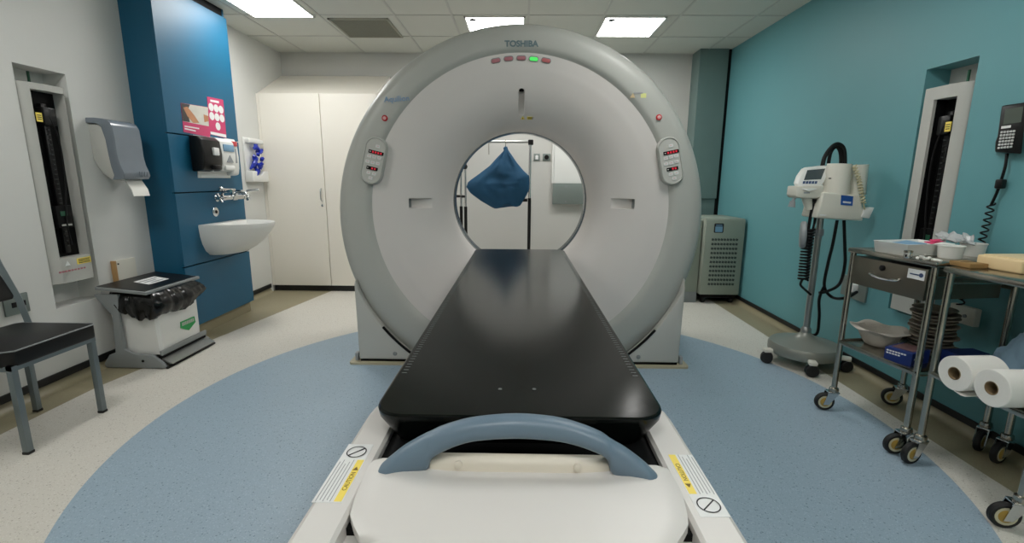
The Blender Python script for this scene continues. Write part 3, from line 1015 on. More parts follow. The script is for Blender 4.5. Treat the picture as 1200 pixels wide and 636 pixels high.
# ---------------------------------------------------------------- towel dispenser
ya, yb = 2.80, 3.005
q = at(102, 138, 'x', XL)
ZT0 = 1.462
t = thing('towel_dispenser', 'smoky grey paper towel dispenser on the left wall beside the blue panel', 'paper towel dispenser', (XL, (ya + yb) / 2, 1.08))
b = B(); b.prism([(0, ZT0 - 0.03), (0.075, ZT0 - 0.04), (0.09, ZT0 - 0.12), (0.10, 1.20), (0.13, 1.12), (0.10, 1.105), (0.04, 1.15), (0, 1.23)], lambda a, c, e: Vector((XL + a, e, c)), ya + 0.012, yb - 0.012)
b.bevel(0.005, 2, 0.6); obj('back_case', b, 'ped', t)
sec = [(0.0, ZT0), (0.05, ZT0), (0.10, ZT0 - 0.005), (0.135, ZT0 - 0.02), (0.15, ZT0 - 0.05), (0.155, ZT0 - 0.12), (0.155, 1.25), (0.163, 1.20), (0.177, 1.16), (0.182, 1.135), (0.168, 1.115), (0.125, 1.112)]
insec = [(0.12, 1.14), (0.11, 1.19), (0.105, 1.25), (0.10, ZT0 - 0.12), (0.085, ZT0 - 0.05), (0.06, ZT0 - 0.032), (0.0, ZT0 - 0.028)]
b = B()
rings = []
for e, ins in ((0.0, 0.014), (0.006, 0.005), (0.02, 0.0), (0.5, 0.0), (0.98, 0.0), (0.994, 0.005), (1.0, 0.014)):
    y = ya + (yb - ya) * e
    rings.append([Vector((XL - 0.003 + max(0, a - ins * (1 if i < len(sec) else -0.3)), y, c - (ins if i < 4 else 0))) for i, (a, c) in enumerate(sec + insec)])
b.loft(rings)
obj('cover', b, 'smoke', t, smooth=50)
b = B()
pp = [(0.11, 1.125), (0.14, 1.11), (0.172, 1.055), (0.18, 1.015)]
b.loft([[Vector((XL + a, ya + 0.05, c)) for a, c in pp] + [Vector((XL + a - 0.004, ya + 0.05, c - 0.002)) for a, c in reversed(pp)],
        [Vector((XL + a, ya + 0.175, c)) for a, c in pp] + [Vector((XL + a - 0.004, ya + 0.175, c - 0.002)) for a, c in reversed(pp)]])
obj('paper_sheet', b, 'paper', t, smooth=50)
b = B()
for k in range(4):
    b.box((XL + 0.186, ya + 0.11 + k * 0.02, 1.145), (0.006, 0.004, 0.03), 0.001)
obj('grip_ribs', b, 'smoke', t)

# ---------------------------------------------------------------- apron dispenser
p0, p1 = at(281, 160, 'x', XL), at(308, 213, 'x', XL)
t = thing('apron_dispenser', 'white wall dispenser with a bunch of blue aprons beside the cream cupboard', 'apron dispenser', (XL, (p0.y + p1.y) / 2, p1.z))
y0, y1, z0, z1 = p0.y + 0.02, p1.y - 0.02, p1.z, p0.z
b = B(); b.span((XL, y0, z0 + 0.08), (XL + 0.02, y1, z1), 0.006); obj('backplate', b, 'white', t)
b = B()
zz = z0 + 0.1
b.prism([(y0, z0), (y1, z0), (y1, zz), (y1 - 0.07, zz), (y1 - 0.11, zz - 0.035), (y1 - 0.17, zz - 0.035), (y0 + 0.09, zz), (y0, zz)], lambda a, c, e: Vector((XL + e, a, c)), 0.0, 0.075)
b.bevel(0.008, 2, 0.6); obj('pocket', b, 'white', t)
b = B(); b.span((XL, y0 + 0.01, z1 - 0.05), (XL + 0.06, y1 - 0.01, z1 - 0.01), 0.01); obj('top_rail', b, 'white', t)
ap = thing('apron_bunch', 'crumpled bunch of cobalt blue disposable aprons in the white dispenser', 'apron', (XL + 0.02, y1 - 0.12, zz))
b = B()
for k in range(22):
    p = Vector((XL + 0.05 + random.uniform(-0.015, 0.025), y1 - 0.15 + random.uniform(-0.06, 0.06), zz + 0.12 + random.uniform(-0.13, 0.10)))
    q = p + Vector((random.uniform(-0.01, 0.03), random.uniform(-0.05, 0.05), random.uniform(-0.07, 0.05)))
    b.tube([p, (p + q) / 2 + Vector((0.012, 0, 0.008)), q], [0.016, 0.02, 0.008], 6)
obj('apron_film', b, 'cobalt', ap, smooth=30)

# ---------------------------------------------------------------- laser housings in the wall niches
def housing(x, s, y0, y1, z0, z1, wy0, wy1, wz0, wz1, big, label):
    """x wall plane, s = +1 room side; y0..y1 width; window wy0..wy1; big = side (+-1 in y) of the wide rounded flank"""
    t = thing('wall_laser_housing', label, 'laser unit', (x - s * 0.12, (y0 + y1) / 2, z0))
    f = 0.035
    ev = 0.065

    def edge(y):
        # depth of front at y
        d0, d1 = y - y0, y1 - y
        v = f
        fl = (0.10 if big < 0 else 0.02, 0.10 if big > 0 else 0.02)
        for d, w in ((d0, fl[0]), (d1, fl[1])):
            if d < w:
                u = 1 - d / w
                v -= ev * (1 - math.sqrt(max(0, 1 - u * u))) * (1.0 if w > 0.05 else 0.4)
        return v
    ysl = [y0 + (wy0 - y0) * i / 10 for i in range(11)]
    ysr = [wy1 + (y1 - wy1) * i / 10 for i in range(11)]
    b = B()
    for ys in (ysl, ysr):
        prof_ = [(y, edge(y)) for y in ys]
        poly = prof_ + [(ys[-1], -0.11), (ys[0], -0.11)]
        b.prism(poly, lambda a, c, d: Vector((x + s * c, a, d)), z0, z1)
    for za, zb in ((z0, wz0), (wz1, z1)):
        yy = [wy0 + (wy1 - wy0) * i / 4 for i in range(5)]
        poly = [(y, edge(y)) for y in yy] + [(wy1, -0.11), (wy0, -0.11)]
        b.prism(poly, lambda a, c, d: Vector((x + s * c, a, d)), za, zb)
    obj('case', b, 'ped', t, smooth=40)
    b = B(); b.span((x - s * 0.10, wy0, wz0), (x - s * 0.03, wy1, wz1)); obj('backplate', b, 'dark', t, smooth=0)
    w = wy1 - wy0
    yc = (wy0 + wy1) / 2
    if s < 0:
        b = B(); b.span((x + s * 0.02, wy1 - 0.003, wz0), (x - s * 0.03, wy1 + 0.001, wz1)).span((x + s * 0.02, wy0 - 0.001, wz0), (x - s * 0.03, wy0 + 0.003, wz1)); obj('slot_liner', b, 'dark', t, smooth=0)
    b = B(); b.span((x - s * 0.03, yc - 0.012, wz0 + 0.02), (x - s * 0.01, yc + 0.02, wz1 - 0.06), 0.003); obj('guide_rail', b, 'blackpl', t)
    b = B()
    for k in range(26):
        b.box((x - s * 0.008, yc + 0.004, wz0 + 0.06 + k * (wz1 - wz0 - 0.2) / 26), (0.008, 0.014, 0.006))
    obj('toothed_belt', b, 'belt', t, smooth=0)
    b = B(); b.span((x - s * 0.03, yc - 0.03, wz1 - 0.17), (x + s * 0.015, yc + 0.04, wz1 - 0.08), 0.006); obj('laser_head', b, 'blackpl', t)
    b = B(); b.span((x - s * 0.03, yc - 0.045, wz0 + 0.16), (x + s * 0.008, yc + 0.045, wz0 + 0.28), 0.004); k = obj('motor_block', b, 'dark', t)
    b = B(); b.span((x + s * 0.006, yc - 0.025, wz0 + 0.225), (x + s * 0.011, yc + 0.012, wz0 + 0.25)); obj('circuit_board', b, 'pcb', k, smooth=0)
    b = B(); b.span((x + s * 0.006, yc - 0.03, wz0 + 0.17), (x + s * 0.011, yc + 0.03, wz0 + 0.18)); obj('metal_strip', b, 'chrome', k, smooth=0)
    b = B(); b.tube(smoothpath([(x + s * 0.012, yc, wz1 - 0.12), (x + s * 0.016, yc + 0.03, wz1 - 0.25), (x + s * 0.014, yc + 0.03, wz1 - 0.45), (x + s * 0.012, yc, wz0 + 0.2), (x - s * 0.0, yc + 0.02, wz0 + 0.06)]), 0.004, 8); obj('cable', b, 'cable', t)
    b = B(); b.tube([(x - s * 0.07, yc + 0.01, z1 - 0.01), (x - s * 0.07, yc + 0.01, z1 + 0.07)], 0.006, 8); obj('conduit', b, 'pcb', t)
    b = B(); b.span((x + s * (f - 0.002), wy0 - 0.005, wz1 - 0.16), (x + s * (f + 0.001), wy0 + 0.025, wz1 - 0.115)); k = obj('warning_label', b, 'yellow', t, smooth=0)
    b = B()
    for i in range(3):
        b.span((x + s * (f + 0.001), wy0 - 0.001, wz1 - 0.15 + i * 0.01), (x + s * (f + 0.0016), wy0 + 0.021, wz1 - 0.146 + i * 0.01))
    obj('label_print', b, 'ink', k, smooth=0)
    b = B(); b.span((x + s * (f - 0.002), yc - 0.005, wz0 - 0.045), (x + s * (f + 0.001), wy1 - 0.004, wz0 - 0.012)); k = obj('warning_label', b, 'yellow', t, smooth=0)
    b = B()
    for i in range(3):
        b.span((x + s * (f + 0.001), yc + 0.004, wz0 - 0.04 + i * 0.009), (x + s * (f + 0.0016), wy1 - 0.012, wz0 - 0.036 + i * 0.009))
    obj('label_print', b, 'ink', k, smooth=0)
    b = B(); b.prism([(wy0 + 0.01, wz0 - 0.042), (wy0 + 0.04, wz0 - 0.042), (wy0 + 0.025, wz0 - 0.014)], lambda a, c, d: Vector((x + s * d, a, c)), f - 0.002, f + 0.001); obj('warning_triangle', b, 'label', t, smooth=0)
    b = B()
    for i in range(9):
        b.span((x + s * (f - 0.002), wy0 - 0.03 + i * 0.018, wz0 - 0.075), (x + s * (f + 0.001), wy0 - 0.018 + i * 0.018, wz0 - 0.066))
    obj('maker_lettering', b, 'pink', t, smooth=0)
    return t


p0 = at(17, 97, 'x', XL); p1 = at(60, 333, 'x', XL)
housing(XL, 1, NL[0] + 0.006, NL[1] - 0.05, p1.z - 0.005, p0.z + 0.015, at(37, 105, 'x', XL + 0.03).y, NL[1] - 0.062, at(90, 300, 'x', XL + 0.03).z, at(50, 106, 'x', XL + 0.03).z, -1, 'tall grey laser unit with open black slot in the white left wall')
p0 = at(1087, 99, 'x', XR)
zt = at(1115, 100, 'x', XR).z
housing(XR, -1, NR[0] + 0.006, NR[1] - 0.045, NR[2] + 0.02, zt, at(1121, 110, 'x', XR - 0.03).y, at(1097, 110, 'x', XR - 0.03).y + 0.0, 0.62, zt - 0.06, -1, 'tall grey laser unit with open black slot in the teal right wall')

# ---------------------------------------------------------------- cupboard
CY = 4.66
cx0, cx1, cdv = XL, -1.36, at(381, 222, 'y', CY).x
zt = at(340, 109, 'y', CY).z
t = thing('storage_cupboard', 'tall cream two-door cupboard with sloping top in the back left corner', 'cupboard', ((cx0 + cx1) / 2, 4.9, 0))
b = B(); b.prism([(CY + 0.02, 0.06), (YB - 0.025, 0.06), (YB - 0.025, zt + 0.26), (CY + 0.02, zt)], lambda a, c, d: Vector((d, a, c)), cx0 + 0.002, cx1); obj('carcass', b, 'cupboard', t, smooth=0)
b = B(); b.span((cx0 + 0.01, CY + 0.03, 0), (cx1, YB - 0.025, 0.06)); obj('plinth', b, 'skirt', t, smooth=0)
for a, c in ((cx0 + 0.03, cdv - 0.003), (cdv + 0.003, cx1)):
    b = B(); b.span((a, CY, 0.062), (c, CY + 0.02, zt - 0.002), 0.002); d = obj('door', b, 'cupboard', t, smooth=0)
    if c < cx1:
        h0, h1 = at(376, 221, 'y', CY), at(377, 237, 'y', CY)
        x = cdv - 0.035
        b = B(); b.tube(smoothpath([(x, CY, h0.z), (x, CY - 0.03, h0.z - 0.015), (x, CY - 0.03, h1.z + 0.03), (x, CY, h1.z + 0.012)]), 0.006, 10); obj('handle', b, 'chrome', d)
        b = B(); b.lathe([(0.011, 0), (0.011, 0.01), (0.008, 0.012)], (x, CY, h1.z - 0.03), (0, -1, 0), 14); obj('lock', b, 'chrome', d)
b = B(); b.span((cx0 + 0.002, CY + 0.002, 0.062), (cx0 + 0.027, CY + 0.02, zt - 0.002)); obj('filler_strip', b, 'cupboard', t, smooth=0)

# ---------------------------------------------------------------- chair
ch = thing('side_chair', 'black vinyl chair with grey square metal legs against the left wall', 'chair', (-2.2, 1.94, 0))
x0, x1, y0, y1 = -2.385, -2.01, 1.735, 2.135
seat_poly = [(x0, y0 + 0.02), (x0 + 0.02, y0), (x1 - 0.05, y0), (x1, y0 + 0.03), (x1, y1 - 0.01), (x1 - 0.02, y1), (x0 + 0.02, y1), (x0, y1 - 0.02)]
b = B(); b.prism(seat_poly, lambda a, c, d: Vector((a, c, d)), 0.376, 0.447); b.bevel(0.012, 3, 0.5); seat = obj('seat', b, 'vinyl', ch)
b = B(); b.tube([Vector((a, c, 0.443)) for a, c in seat_poly + seat_poly[:1]], 0.003, 6); obj('piping', b, 'greyc', seat)
fr = B()
fr.span((x0 + 0.03, y0 + 0.01, 0.362), (x1 - 0.005, y0 + 0.035, 0.383)).span((x0 + 0.03, y1 - 0.035, 0.362), (x1 - 0.005, y1 - 0.01, 0.383))
fr.span((x1 - 0.03, y0 + 0.01, 0.362), (x1 - 0.005, y1 - 0.01, 0.383)).span((x0 + 0.02, y0 + 0.01, 0.362), (x0 + 0.045, y1 - 0.01, 0.383))
obj('seat_frame', fr, 'chairg', ch, smooth=0)
for lx, ly in ((x1 - 0.018, y0 + 0.022), (x1 - 0.018, y1 - 0.022), (x0 + 0.035, y0 + 0.022), (x0 + 0.035, y1 - 0.022)):
    b = B(); b.span((lx - 0.0125, ly - 0.0125, 0.008), (lx + 0.0125, ly + 0.0125, 0.365), 0.002); l = obj('leg', b, 'chairg', ch)
    b = B(); b.span((lx - 0.014, ly - 0.014, 0), (lx + 0.014, ly + 0.014, 0.012), 0.002); obj('foot_cap', b, 'rubber', l)
for s in (-1, 1):
    yy = (y0 + y1) / 2 + s * (y1 - y0) / 2
    b = B(); b.tube([(-2.34, yy + s * 0.016, 0.36), (-2.347, yy + s * 0.014, 0.42), (-2.365, yy + s * 0.004, 0.56), (-2.40, yy - s * 0.018, 0.724), (-2.408, yy - s * 0.026, 0.78)], 0.0165, 4); obj('back_upright', b, 'chairg', ch, smooth=0)
b = B()
yc = (y0 + y1) / 2
b.loft([[Vector((-2.355 - 0.045 * (z - 0.56) / 0.164 + dx, yc + sy * w, z)) for dx, sy in ((0, -1), (0, 1), (-0.03, 1), (-0.03, -1))] for z, w in ((0.565, 0.176), (0.58, 0.186), (0.724, 0.166), (0.775, 0.158))])
b.bevel(0.008, 2, 0.6)
obj('backrest', b, 'vinyl', ch)

# wall sockets, left
p0, p1 = at(16, 345, 'x', XL), at(27, 366, 'x', XL)
t = thing('wall_socket', 'brushed metal double socket on the white wall behind the chair', 'wall socket', (XL, (p0.y + p1.y) / 2, p0.z))
b = B(); b.span((XL, p0.y - 0.06, p1.z), (XL + 0.01, p1.y + 0.03, p0.z), 0.003); obj('plate', b, 'boxm', t, smooth=30)
b = B()
for dy in (-0.03, 0.015):
    b.box((XL + 0.0105, (p0.y + p1.y) / 2 + dy, (p0.z + p1.z) / 2), (0.003, 0.022, 0.026), 0.001)
obj('switches', b, 'blackpl', t)

# wood edged board behind the bin
p0, p1 = at(135, 306, 'x', XL + 0.02), at(158, 303, 'x', XL + 0.02)
t = thing('notice_board', 'small white board with a wooden edge fixed to the wall behind the pedal bin', 'board', (XL, (p0.y + p1.y) / 2, 0.35))
b = B(); b.span((XL, p0.y, 0.34), (XL + 0.022, p1.y, p0.z), 0.001); obj('panel', b, 'ivory', t, smooth=0)
b = B(); b.span((XL, p0.y - 0.014, 0.34), (XL + 0.026, p0.y, p0.z + 0.002), 0.001); obj('wooden_edge', b, 'wood', t, smooth=0)
b = B(); b.lathe([(0.005, 0), (0.005, 0.003)], (XL + 0.022, p0.y + 0.015, p0.z - 0.02), (1, 0, 0), 10); obj('screw', b, 'dark', t)

# ---------------------------------------------------------------- pedal bin
bn = thing('pedal_bin', 'white pedal bin with grey frame, black lid and liner beside the blue panel', 'bin', (-2.29, 2.86, 0))
Y0, Y1 = 2.665, 3.075
Xf = -2.15
def binsec(x0, x1, ya, yb, z):
    return [Vector((x0, ya, z)), Vector((x1 - 0.015, ya, z)), Vector((x1, ya + 0.015, z)), Vector((x1, yb - 0.015, z)), Vector((x1 - 0.015, yb, z)), Vector((x0, yb, z))]
b = B()
b.loft([binsec(-2.40, Xf, Y0 + 0.02, Y1 - 0.03, 0.075), binsec(-2.43, Xf - 0.005, Y0 + 0.015, Y1 - 0.02, 0.40)])
body = obj('body', b, 'white', bn, smooth=30)
# liner
b = B()
n = 120
rings = []
for j, (z, grow) in enumerate(((0.462, 0.0), (0.452, 0.012), (0.436, 0.026), (0.418, 0.034), (0.398, 0.038), (0.378, 0.036), (0.36, 0.03), (0.345, 0.018), (0.342, 0.008), (0.36, 0.0), (0.40, -0.004))):
    ring = []
    for k in range(n):
        a = 2 * PI * k / n
        ca, sa = math.cos(a), math.sin(a)
        rr = (abs(ca) ** 6 + abs(sa) ** 6) ** (-1 / 6)
        hx, hy = 0.142, 0.195
        cx_, cy_ = -2.293, 2.865
        # sharp creases running down the film plus larger sags
        crease = 1 - 2 * abs(noise.noise(Vector((ca * 6, sa * 6, z * 7))))
        crease2 = 1 - 2 * abs(noise.noise(Vector((ca * 13, sa * 13, z * 24 + 4))))
        front = max(0, ca * 0.6 + 0.5)
        mid = 1 if 0 < j < 9 else 0
        g = grow * (0.5 + front) + mid * (0.012 * (crease - 0.5) + 0.006 * (crease2 - 0.5))
        low = max(0, (0.45 - z) / 0.11) if j < 9 else 0
        corner = max(0, math.cos(a + 0.75)) ** 2
        zz = z - low * (0.03 * corner + 0.012 * math.sin(a * 5 + 1) + 0.014 * crease)
        ring.append(Vector((max(XL + 0.01, cx_ + (hx + g) * rr * ca), cy_ + (hy + g * 0.8) * rr * sa + 0.012 * mid * max(0, sa), zz)))
    rings.append(ring)
b.loft(rings, cap=(True, False))
obj('liner_bag', b, 'bag', bn, smooth=35)
# lid, rising slightly towards the wall
def lidp(x, y, dz):
    return Vector((x, y, 0.475 + (-2.16 - x) * 0.10 + dz))
LY0, LY1 = 2.63, 3.10
b = B()
b.loft([[lidp(x, y, -0.018) for x, y in ((-2.45, LY0), (-2.155, LY0), (-2.155, LY1), (-2.45, LY1))], [lidp(x, y, 0) for x, y in ((-2.45, LY0), (-2.155, LY0), (-2.155, LY1), (-2.45, LY1))]])
b.bevel(0.003, 2); lid = obj('lid', b, 'greyc', bn, smooth=30)
b = B(); b.loft([[lidp(x, y, 0.0005) for x, y in ((-2.445, LY0 + 0.01), (-2.17, LY0 + 0.015), (-2.17, LY1 - 0.015), (-2.445, LY1 - 0.01))], [lidp(x, y, 0.003) for x, y in ((-2.445, LY0 + 0.01), (-2.17, LY0 + 0.015), (-2.17, LY1 - 0.015), (-2.445, LY1 - 0.01))]])
o = obj('lid_top', b, 'blackpl', lid, smooth=0); o['label'] = 'black lid top'
b = B(); b.loft([[lidp(x, y, 0.003) for x, y in ((-2.36, 2.80), (-2.25, 2.78), (-2.25, 2.95), (-2.36, 2.97))], [lidp(x, y, 0.0038) for x, y in ((-2.36, 2.80), (-2.25, 2.78), (-2.25, 2.95), (-2.36, 2.97))]])
lb = obj('lid_label', b, 'label', lid, smooth=0)
b = B()
for k, (ya_, yb_) in enumerate(((2.80, 2.94), (2.81, 2.90), (2.83, 2.93))):
    xx = -2.335 + k * 0.028
    b.loft([[lidp(x, y, d) for x, y in ((xx, ya_), (xx + 0.014, ya_), (xx + 0.014, yb_), (xx, yb_))] for d in (0.0037, 0.0043)])
obj('label_print', b, 'inkg', lid, smooth=0)
# side frames
fp = [(-2.475, 0.455), (-2.335, 0.455), (-2.345, 0.33), (-2.345, 0.12), (-2.30, 0.095), (-2.18, 0.085), (-2.12, 0.03), (-2.11, 0.005), (-2.47, 0.005), (-2.478, 0.03), (-2.44, 0.085), (-2.40, 0.10), (-2.385, 0.33), (-2.455, 0.42)]
for ya, yb in ((Y0 - 0.022, Y0), (Y1 - 0.002, Y1 + 0.02)):
    b = B(); b.prism(fp, lambda a, c, d: Vector((a, d, c)), ya, yb); b.bevel(0.003, 2, 0.9); k = obj('side_frame', b, 'greyc', bn, smooth=30)
b = B(); b.span((-2.15, Y0, 0.075), (-2.135, Y1, 0.105), 0.003); obj('front_rail', b, 'greyc', bn)
b = B(); b.span((-2.16, Y0, 0.02), (-2.145, Y1, 0.07)); obj('pedal_slot', b, 'dark', bn, smooth=0)
b = B(); b.prism([(-2.145, 0.055), (-2.10, 0.035), (-2.085, 0.03), (-2.085, 0.022), (-2.10, 0.024), (-2.145, 0.043)], lambda a, c, d: Vector((a, d, c)), Y0 + 0.005, Y1 - 0.005); obj('pedal', b, 'alu', bn, smooth=30)
b = B(); b.span((-2.11, Y0 - 0.02, 0.0), (-2.095, Y1 + 0.02, 0.012), 0.003); obj('foot_bar', b, 'blackpl', bn)
# green label
yc = 2.93
b = B(); b.prism([(-0.065, 0.225), (0.065, 0.225), (0.07, 0.185), (0.0, 0.15), (-0.07, 0.185)], lambda a, c, d: Vector((Xf + d, yc + a, c)), -0.004, 0.0015); gl = obj('green_label', b, 'chgreen', body, smooth=0); gl['label'] = 'green shield-shaped label'
b = B()
for k in range(8):
    b.box((Xf + 0.0015, yc - 0.05 + k * 0.0142, 0.206), (0.0012, 0.010, 0.022))
obj('label_lettering', b, 'ped', body, smooth=0)
b = B(); b.lathe([(0.008, 0), (0.008, 0.003)], (-2.24, Y0 - 0.022, 0.05), (0, -1, 0), 12); obj('frame_screw', b, 'dark', bn)

# ---------------------------------------------------------------- back right: column, chiller
p0, p1 = at(821, 59, 'y', 5.0), at(852, 58, 'y', 5.0)
t = thing('service_column', 'dark grey-green duct column in the back right corner beside the teal wall', 'column', ((p0.x + XR) / 2, 5.1, 0))
b = B(); b.span((p0.x, 5.0, 0.95), (XR - 0.035, YB, ZC), 0.002); obj('casing', b, 'column', t, smooth=0)
b = B(); b.span((p0.x + 0.02, 5.02, 0), (XR - 0.04, YB, 0.95), 0.002); obj('lower_casing', b, 'column', t, smooth=0)
b = B(); b.span((XR - 0.035, 5.02, 0), (XR, YB, ZC)); obj('shadow_strip', b, 'dark', t, smooth=0)  # solid dark strip standing in for the shadow between column and teal wall

CHY = 4.33
p0, p1 = at(826, 256, 'y', CHY), at(876, 258, 'y', CHY)
cxa, cxb = at(824, 300, 'y', CHY).x, min(at(872, 300, 'y', CHY).x, XR - 0.02)
czt = p0.z
t = thing('chiller_cabinet', 'grey floor cabinet with rows of slots between the scanner and the teal wall', 'cabinet', ((cxa + cxb) / 2, CHY + 0.25, 0))
b = B(); b.span((cxa, CHY + 0.012, 0.085), (cxb, CHY + 0.5, czt), 0.008); obj('case', b, 'chill', t)
b = B(); b.span((cxa + 0.004, CHY, 0.09), (cxb - 0.004, CHY + 0.014, czt - 0.012), 0.004); fp_ = obj('front_panel', b, 'chill', t)
b = B()
for r in range(11):
    z = czt - 0.19 - r * 0.0415
    for k in range(9):
        x = cxa + 0.075 + k * (cxb - cxa - 0.13) / 8.5
        b.box((x, CHY - 0.0005, z), (0.021, 0.004, 0.02), 0, Matrix.Rotation(0.25, 3, 'Y'))
obj('vent_slots', b, 'chilld', fp_, smooth=0)
b = B(); b.prism(rrect(0.085, 0.085, 0.01, 4, cxa + 0.12, czt - 0.085), lambda a, c, d: Vector((a, d, c)), CHY - 0.003, CHY + 0.002); bd = obj('badge', b, 'ink', fp_, smooth=0)
b = B(); b.prism(rrect(0.065, 0.05, 0.004, 3, cxa + 0.12, czt - 0.095), lambda a, c, d: Vector((a, d, c)), CHY - 0.0045, CHY - 0.002); b.span((cxa + 0.092, CHY - 0.0045, czt - 0.062), (cxa + 0.148, CHY - 0.002, czt - 0.055)); obj('badge_print', b, 'sheetb', fp_, smooth=0)
b = B(); b.span((cxa + 0.02, CHY + 0.03, 0.05), (cxb - 0.02, CHY + 0.47, 0.085)); obj('base_frame', b, 'dark', t, smooth=0)
for x in (cxa + 0.05, cxb - 0.05):
    for y in (CHY + 0.06, CHY + 0.42):
        b = B(); b.cyl((x - 0.012, y, 0.027), (x + 0.012, y, 0.027), 0.027); b.span((x - 0.018, y - 0.015, 0.025), (x + 0.018, y + 0.015, 0.055)); obj('caster', b, 'rubber', t)
t = thing('power_cabinet', 'plain grey cabinet half hidden behind the scanner, left of the slotted cabinet', 'cabinet', (cxa - 0.2, CHY + 0.3, 0))
b = B(); b.span((cxa - 0.42, CHY + 0.05, 0.1), (cxa - 0.012, CHY + 0.5, czt - 0.02), 0.006); obj('case', b, 'chill', t)
b = B(); b.span((cxa - 0.415, CHY + 0.045, 0.0), (cxa - 0.014, CHY + 0.49, 0.1), 0.004); obj('plinth', b, 'greyc', t)

# ---------------------------------------------------------------- seen through the bore
RY = 4.62
z = at(600, 166, 'y', RY).z
xr = at(620.5, 230, 'y', RY).x
xl = xr - 0.95
rk = thing('garment_rail', 'chrome garment rail with black lower posts standing behind the scanner', 'garment rail', ((xr + xl) / 2, RY, 0))
b = B(); b.cyl((xl, RY, z), (xr + 0.02, RY, z), 0.012); obj('top_bar', b, 'alu', rk)
zm = at(620, 232, 'y', RY).z
for x in (xl, xr):
    b = B(); b.cyl((x, RY, zm - 0.02), (x, RY, z), 0.012); ps = obj('post', b, 'chrome', rk)
    b = B(); b.cyl((x, RY, 0.06), (x, RY, zm), 0.016); obj('lower_sleeve', b, 'blackpl', ps)
    b = B(); b.lathe([(0.016, 0), (0.016, 0.05), (0.012, 0.055)], (x - 0.02, RY, zm - 0.02), (-1, 0, 0), 12); obj('clamp_knob', b, 'blackpl', ps)
    b = B(); b.box((x + 0.005, RY, z - 0.005), (0.05, 0.04, 0.05), 0.008); obj('corner_joint', b, 'blackpl', ps)
    b = B(); b.cyl((x, RY - 0.22, 0.055), (x, RY + 0.22, 0.055), 0.014)
    obj('foot', b, 'blackpl', rk)
    for dy in (-0.2, 0.2):
        b = B(); b.cyl((x - 0.01, RY + dy, 0.025), (x + 0.01, RY + dy, 0.025), 0.025); b.span((x - 0.014, RY + dy - 0.01, 0.025), (x + 0.014, RY + dy + 0.01, 0.06)); obj('caster', b, 'rubber', rk)
b = B(); b.cyl((xl, RY, 0.12), (xr, RY, 0.12), 0.01); obj('lower_bar', b, 'chrome', rk)
hx = at(573, 170, 'y', RY).x
b = B(); b.tube(smoothpath([(hx, RY + 0.013, z + 0.014), (hx, RY - 0.016, z + 0.012), (hx, RY - 0.016, z - 0.03), (hx, RY - 0.01, z - 0.12)]), 0.0035, 6); obj('hook', b, 'steel', rk)

gy = RY - 0.005
gp = lambda px, py: at(px, py, 'y', gy)
gc = gp(590, 200)
gw = thing('hanging_gown', 'deep blue fabric bundle hanging from the garment rail, seen through the bore', 'gown', (gc.x, gy, z))
Lb = [(591, 173), (590, 177), (583, 184), (574, 194), (561, 204), (548.5, 213), (546.5, 219), (551, 226), (563, 235), (576, 242.5)]
Rb = [(594, 173), (596, 176), (600, 182), (605.5, 190), (613, 199), (620.5, 206), (621, 214), (620.5, 221), (615, 232), (610, 239.5)]
b = B()
rings = []
NR_ = 40
for j in range(31):
    v = j / 30
    xa, ya_ = lerp_list(Lb, v); xb, yb_ = lerp_list(Rb, v)
    th = 0.012 + 0.075 * math.sin(min(1, v * 1.25) * PI / 2) * (1 - 0.55 * v * v)
    ring = []
    for k in range(NR_):
        a = 2 * PI * k / NR_
        u = 0.5 - 0.5 * math.cos(a)
        px, py = xa + (xb - xa) * u, ya_ + (yb_ - ya_) * u
        py += 2.2 * v * v * math.sin(u * 9)
        p = gp(px, py)
        fold = 1 + 0.5 * noise.noise(Vector((u * 9 - (u - 0.5) * v * 4, v * 3.2, 3 if a < PI else 8))) + 0.3 * noise.noise(Vector((u * 22 * (0.4 + v), v * 4, 5)))
        ring.append(Vector((p.x, gy + th * math.sin(a) * fold * -1, p.z)))
    rings.append(ring)
b.loft(rings)
obj('fabric', b, 'gown', gw, smooth=60)
b = B()
hk = gp(592.5, 174)
b.tube(smoothpath([(hk.x, RY, hk.z - 0.01), (hk.x, RY, z - 0.02), (hk.x, RY - 0.016, z), (hk.x, RY, z + 0.016), (hk.x, RY + 0.016, z)]), 0.004, 6); obj('hanger_hook', b, 'steel', gw)
b = B(); b.lathe([(0.012, -0.02), (0.02, 0.0), (0.012, 0.02)], hk, (1, 0, 0.3), 10); obj('tie', b, 'gown', gw)

SY = 4.75
sx1, sx2 = at(545.5, 230, 'y', SY).x, at(539.5, 230, 'y', SY).x
t = thing('upright_stand', 'stand with two thin chrome uprights and black caps left of the hanging gown', 'stand', ((sx1 + sx2) / 2, SY, 0))
for x, dy, pt in ((sx1, 0, 197), (sx2, 0.05, 201)):
    zt = at(545, pt, 'y', SY).z
    zm = at(545, 242, 'y', SY).z
    b = B(); b.cyl((x, SY + dy, zm), (x, SY + dy, zt), 0.011); u = obj('upright', b, 'chrome', t)
    b = B(); b.cyl((x, SY + dy, 0.03), (x, SY + dy, zm), 0.016); obj('lower_sleeve', b, 'blackpl', u)
    b = B(); b.lathe([(0.012, -0.03), (0.022, -0.015), (0.024, 0.0), (0.012, 0.02)], (x, SY + dy, zt + 0.02)); obj('cap', b, 'blackpl', u)
    b = B(); b.lathe([(0.012, 0), (0.014, 0.04), (0.010, 0.045)], (x, SY + dy, zm + 0.1), (-1, 0, 0)); obj('knob', b, 'blackpl', u)
b = B(); b.span((sx2 - 0.06, SY - 0.2, 0), (sx1 + 0.06, SY + 0.25, 0.035), 0.008); obj('base', b, 'blackpl', t)

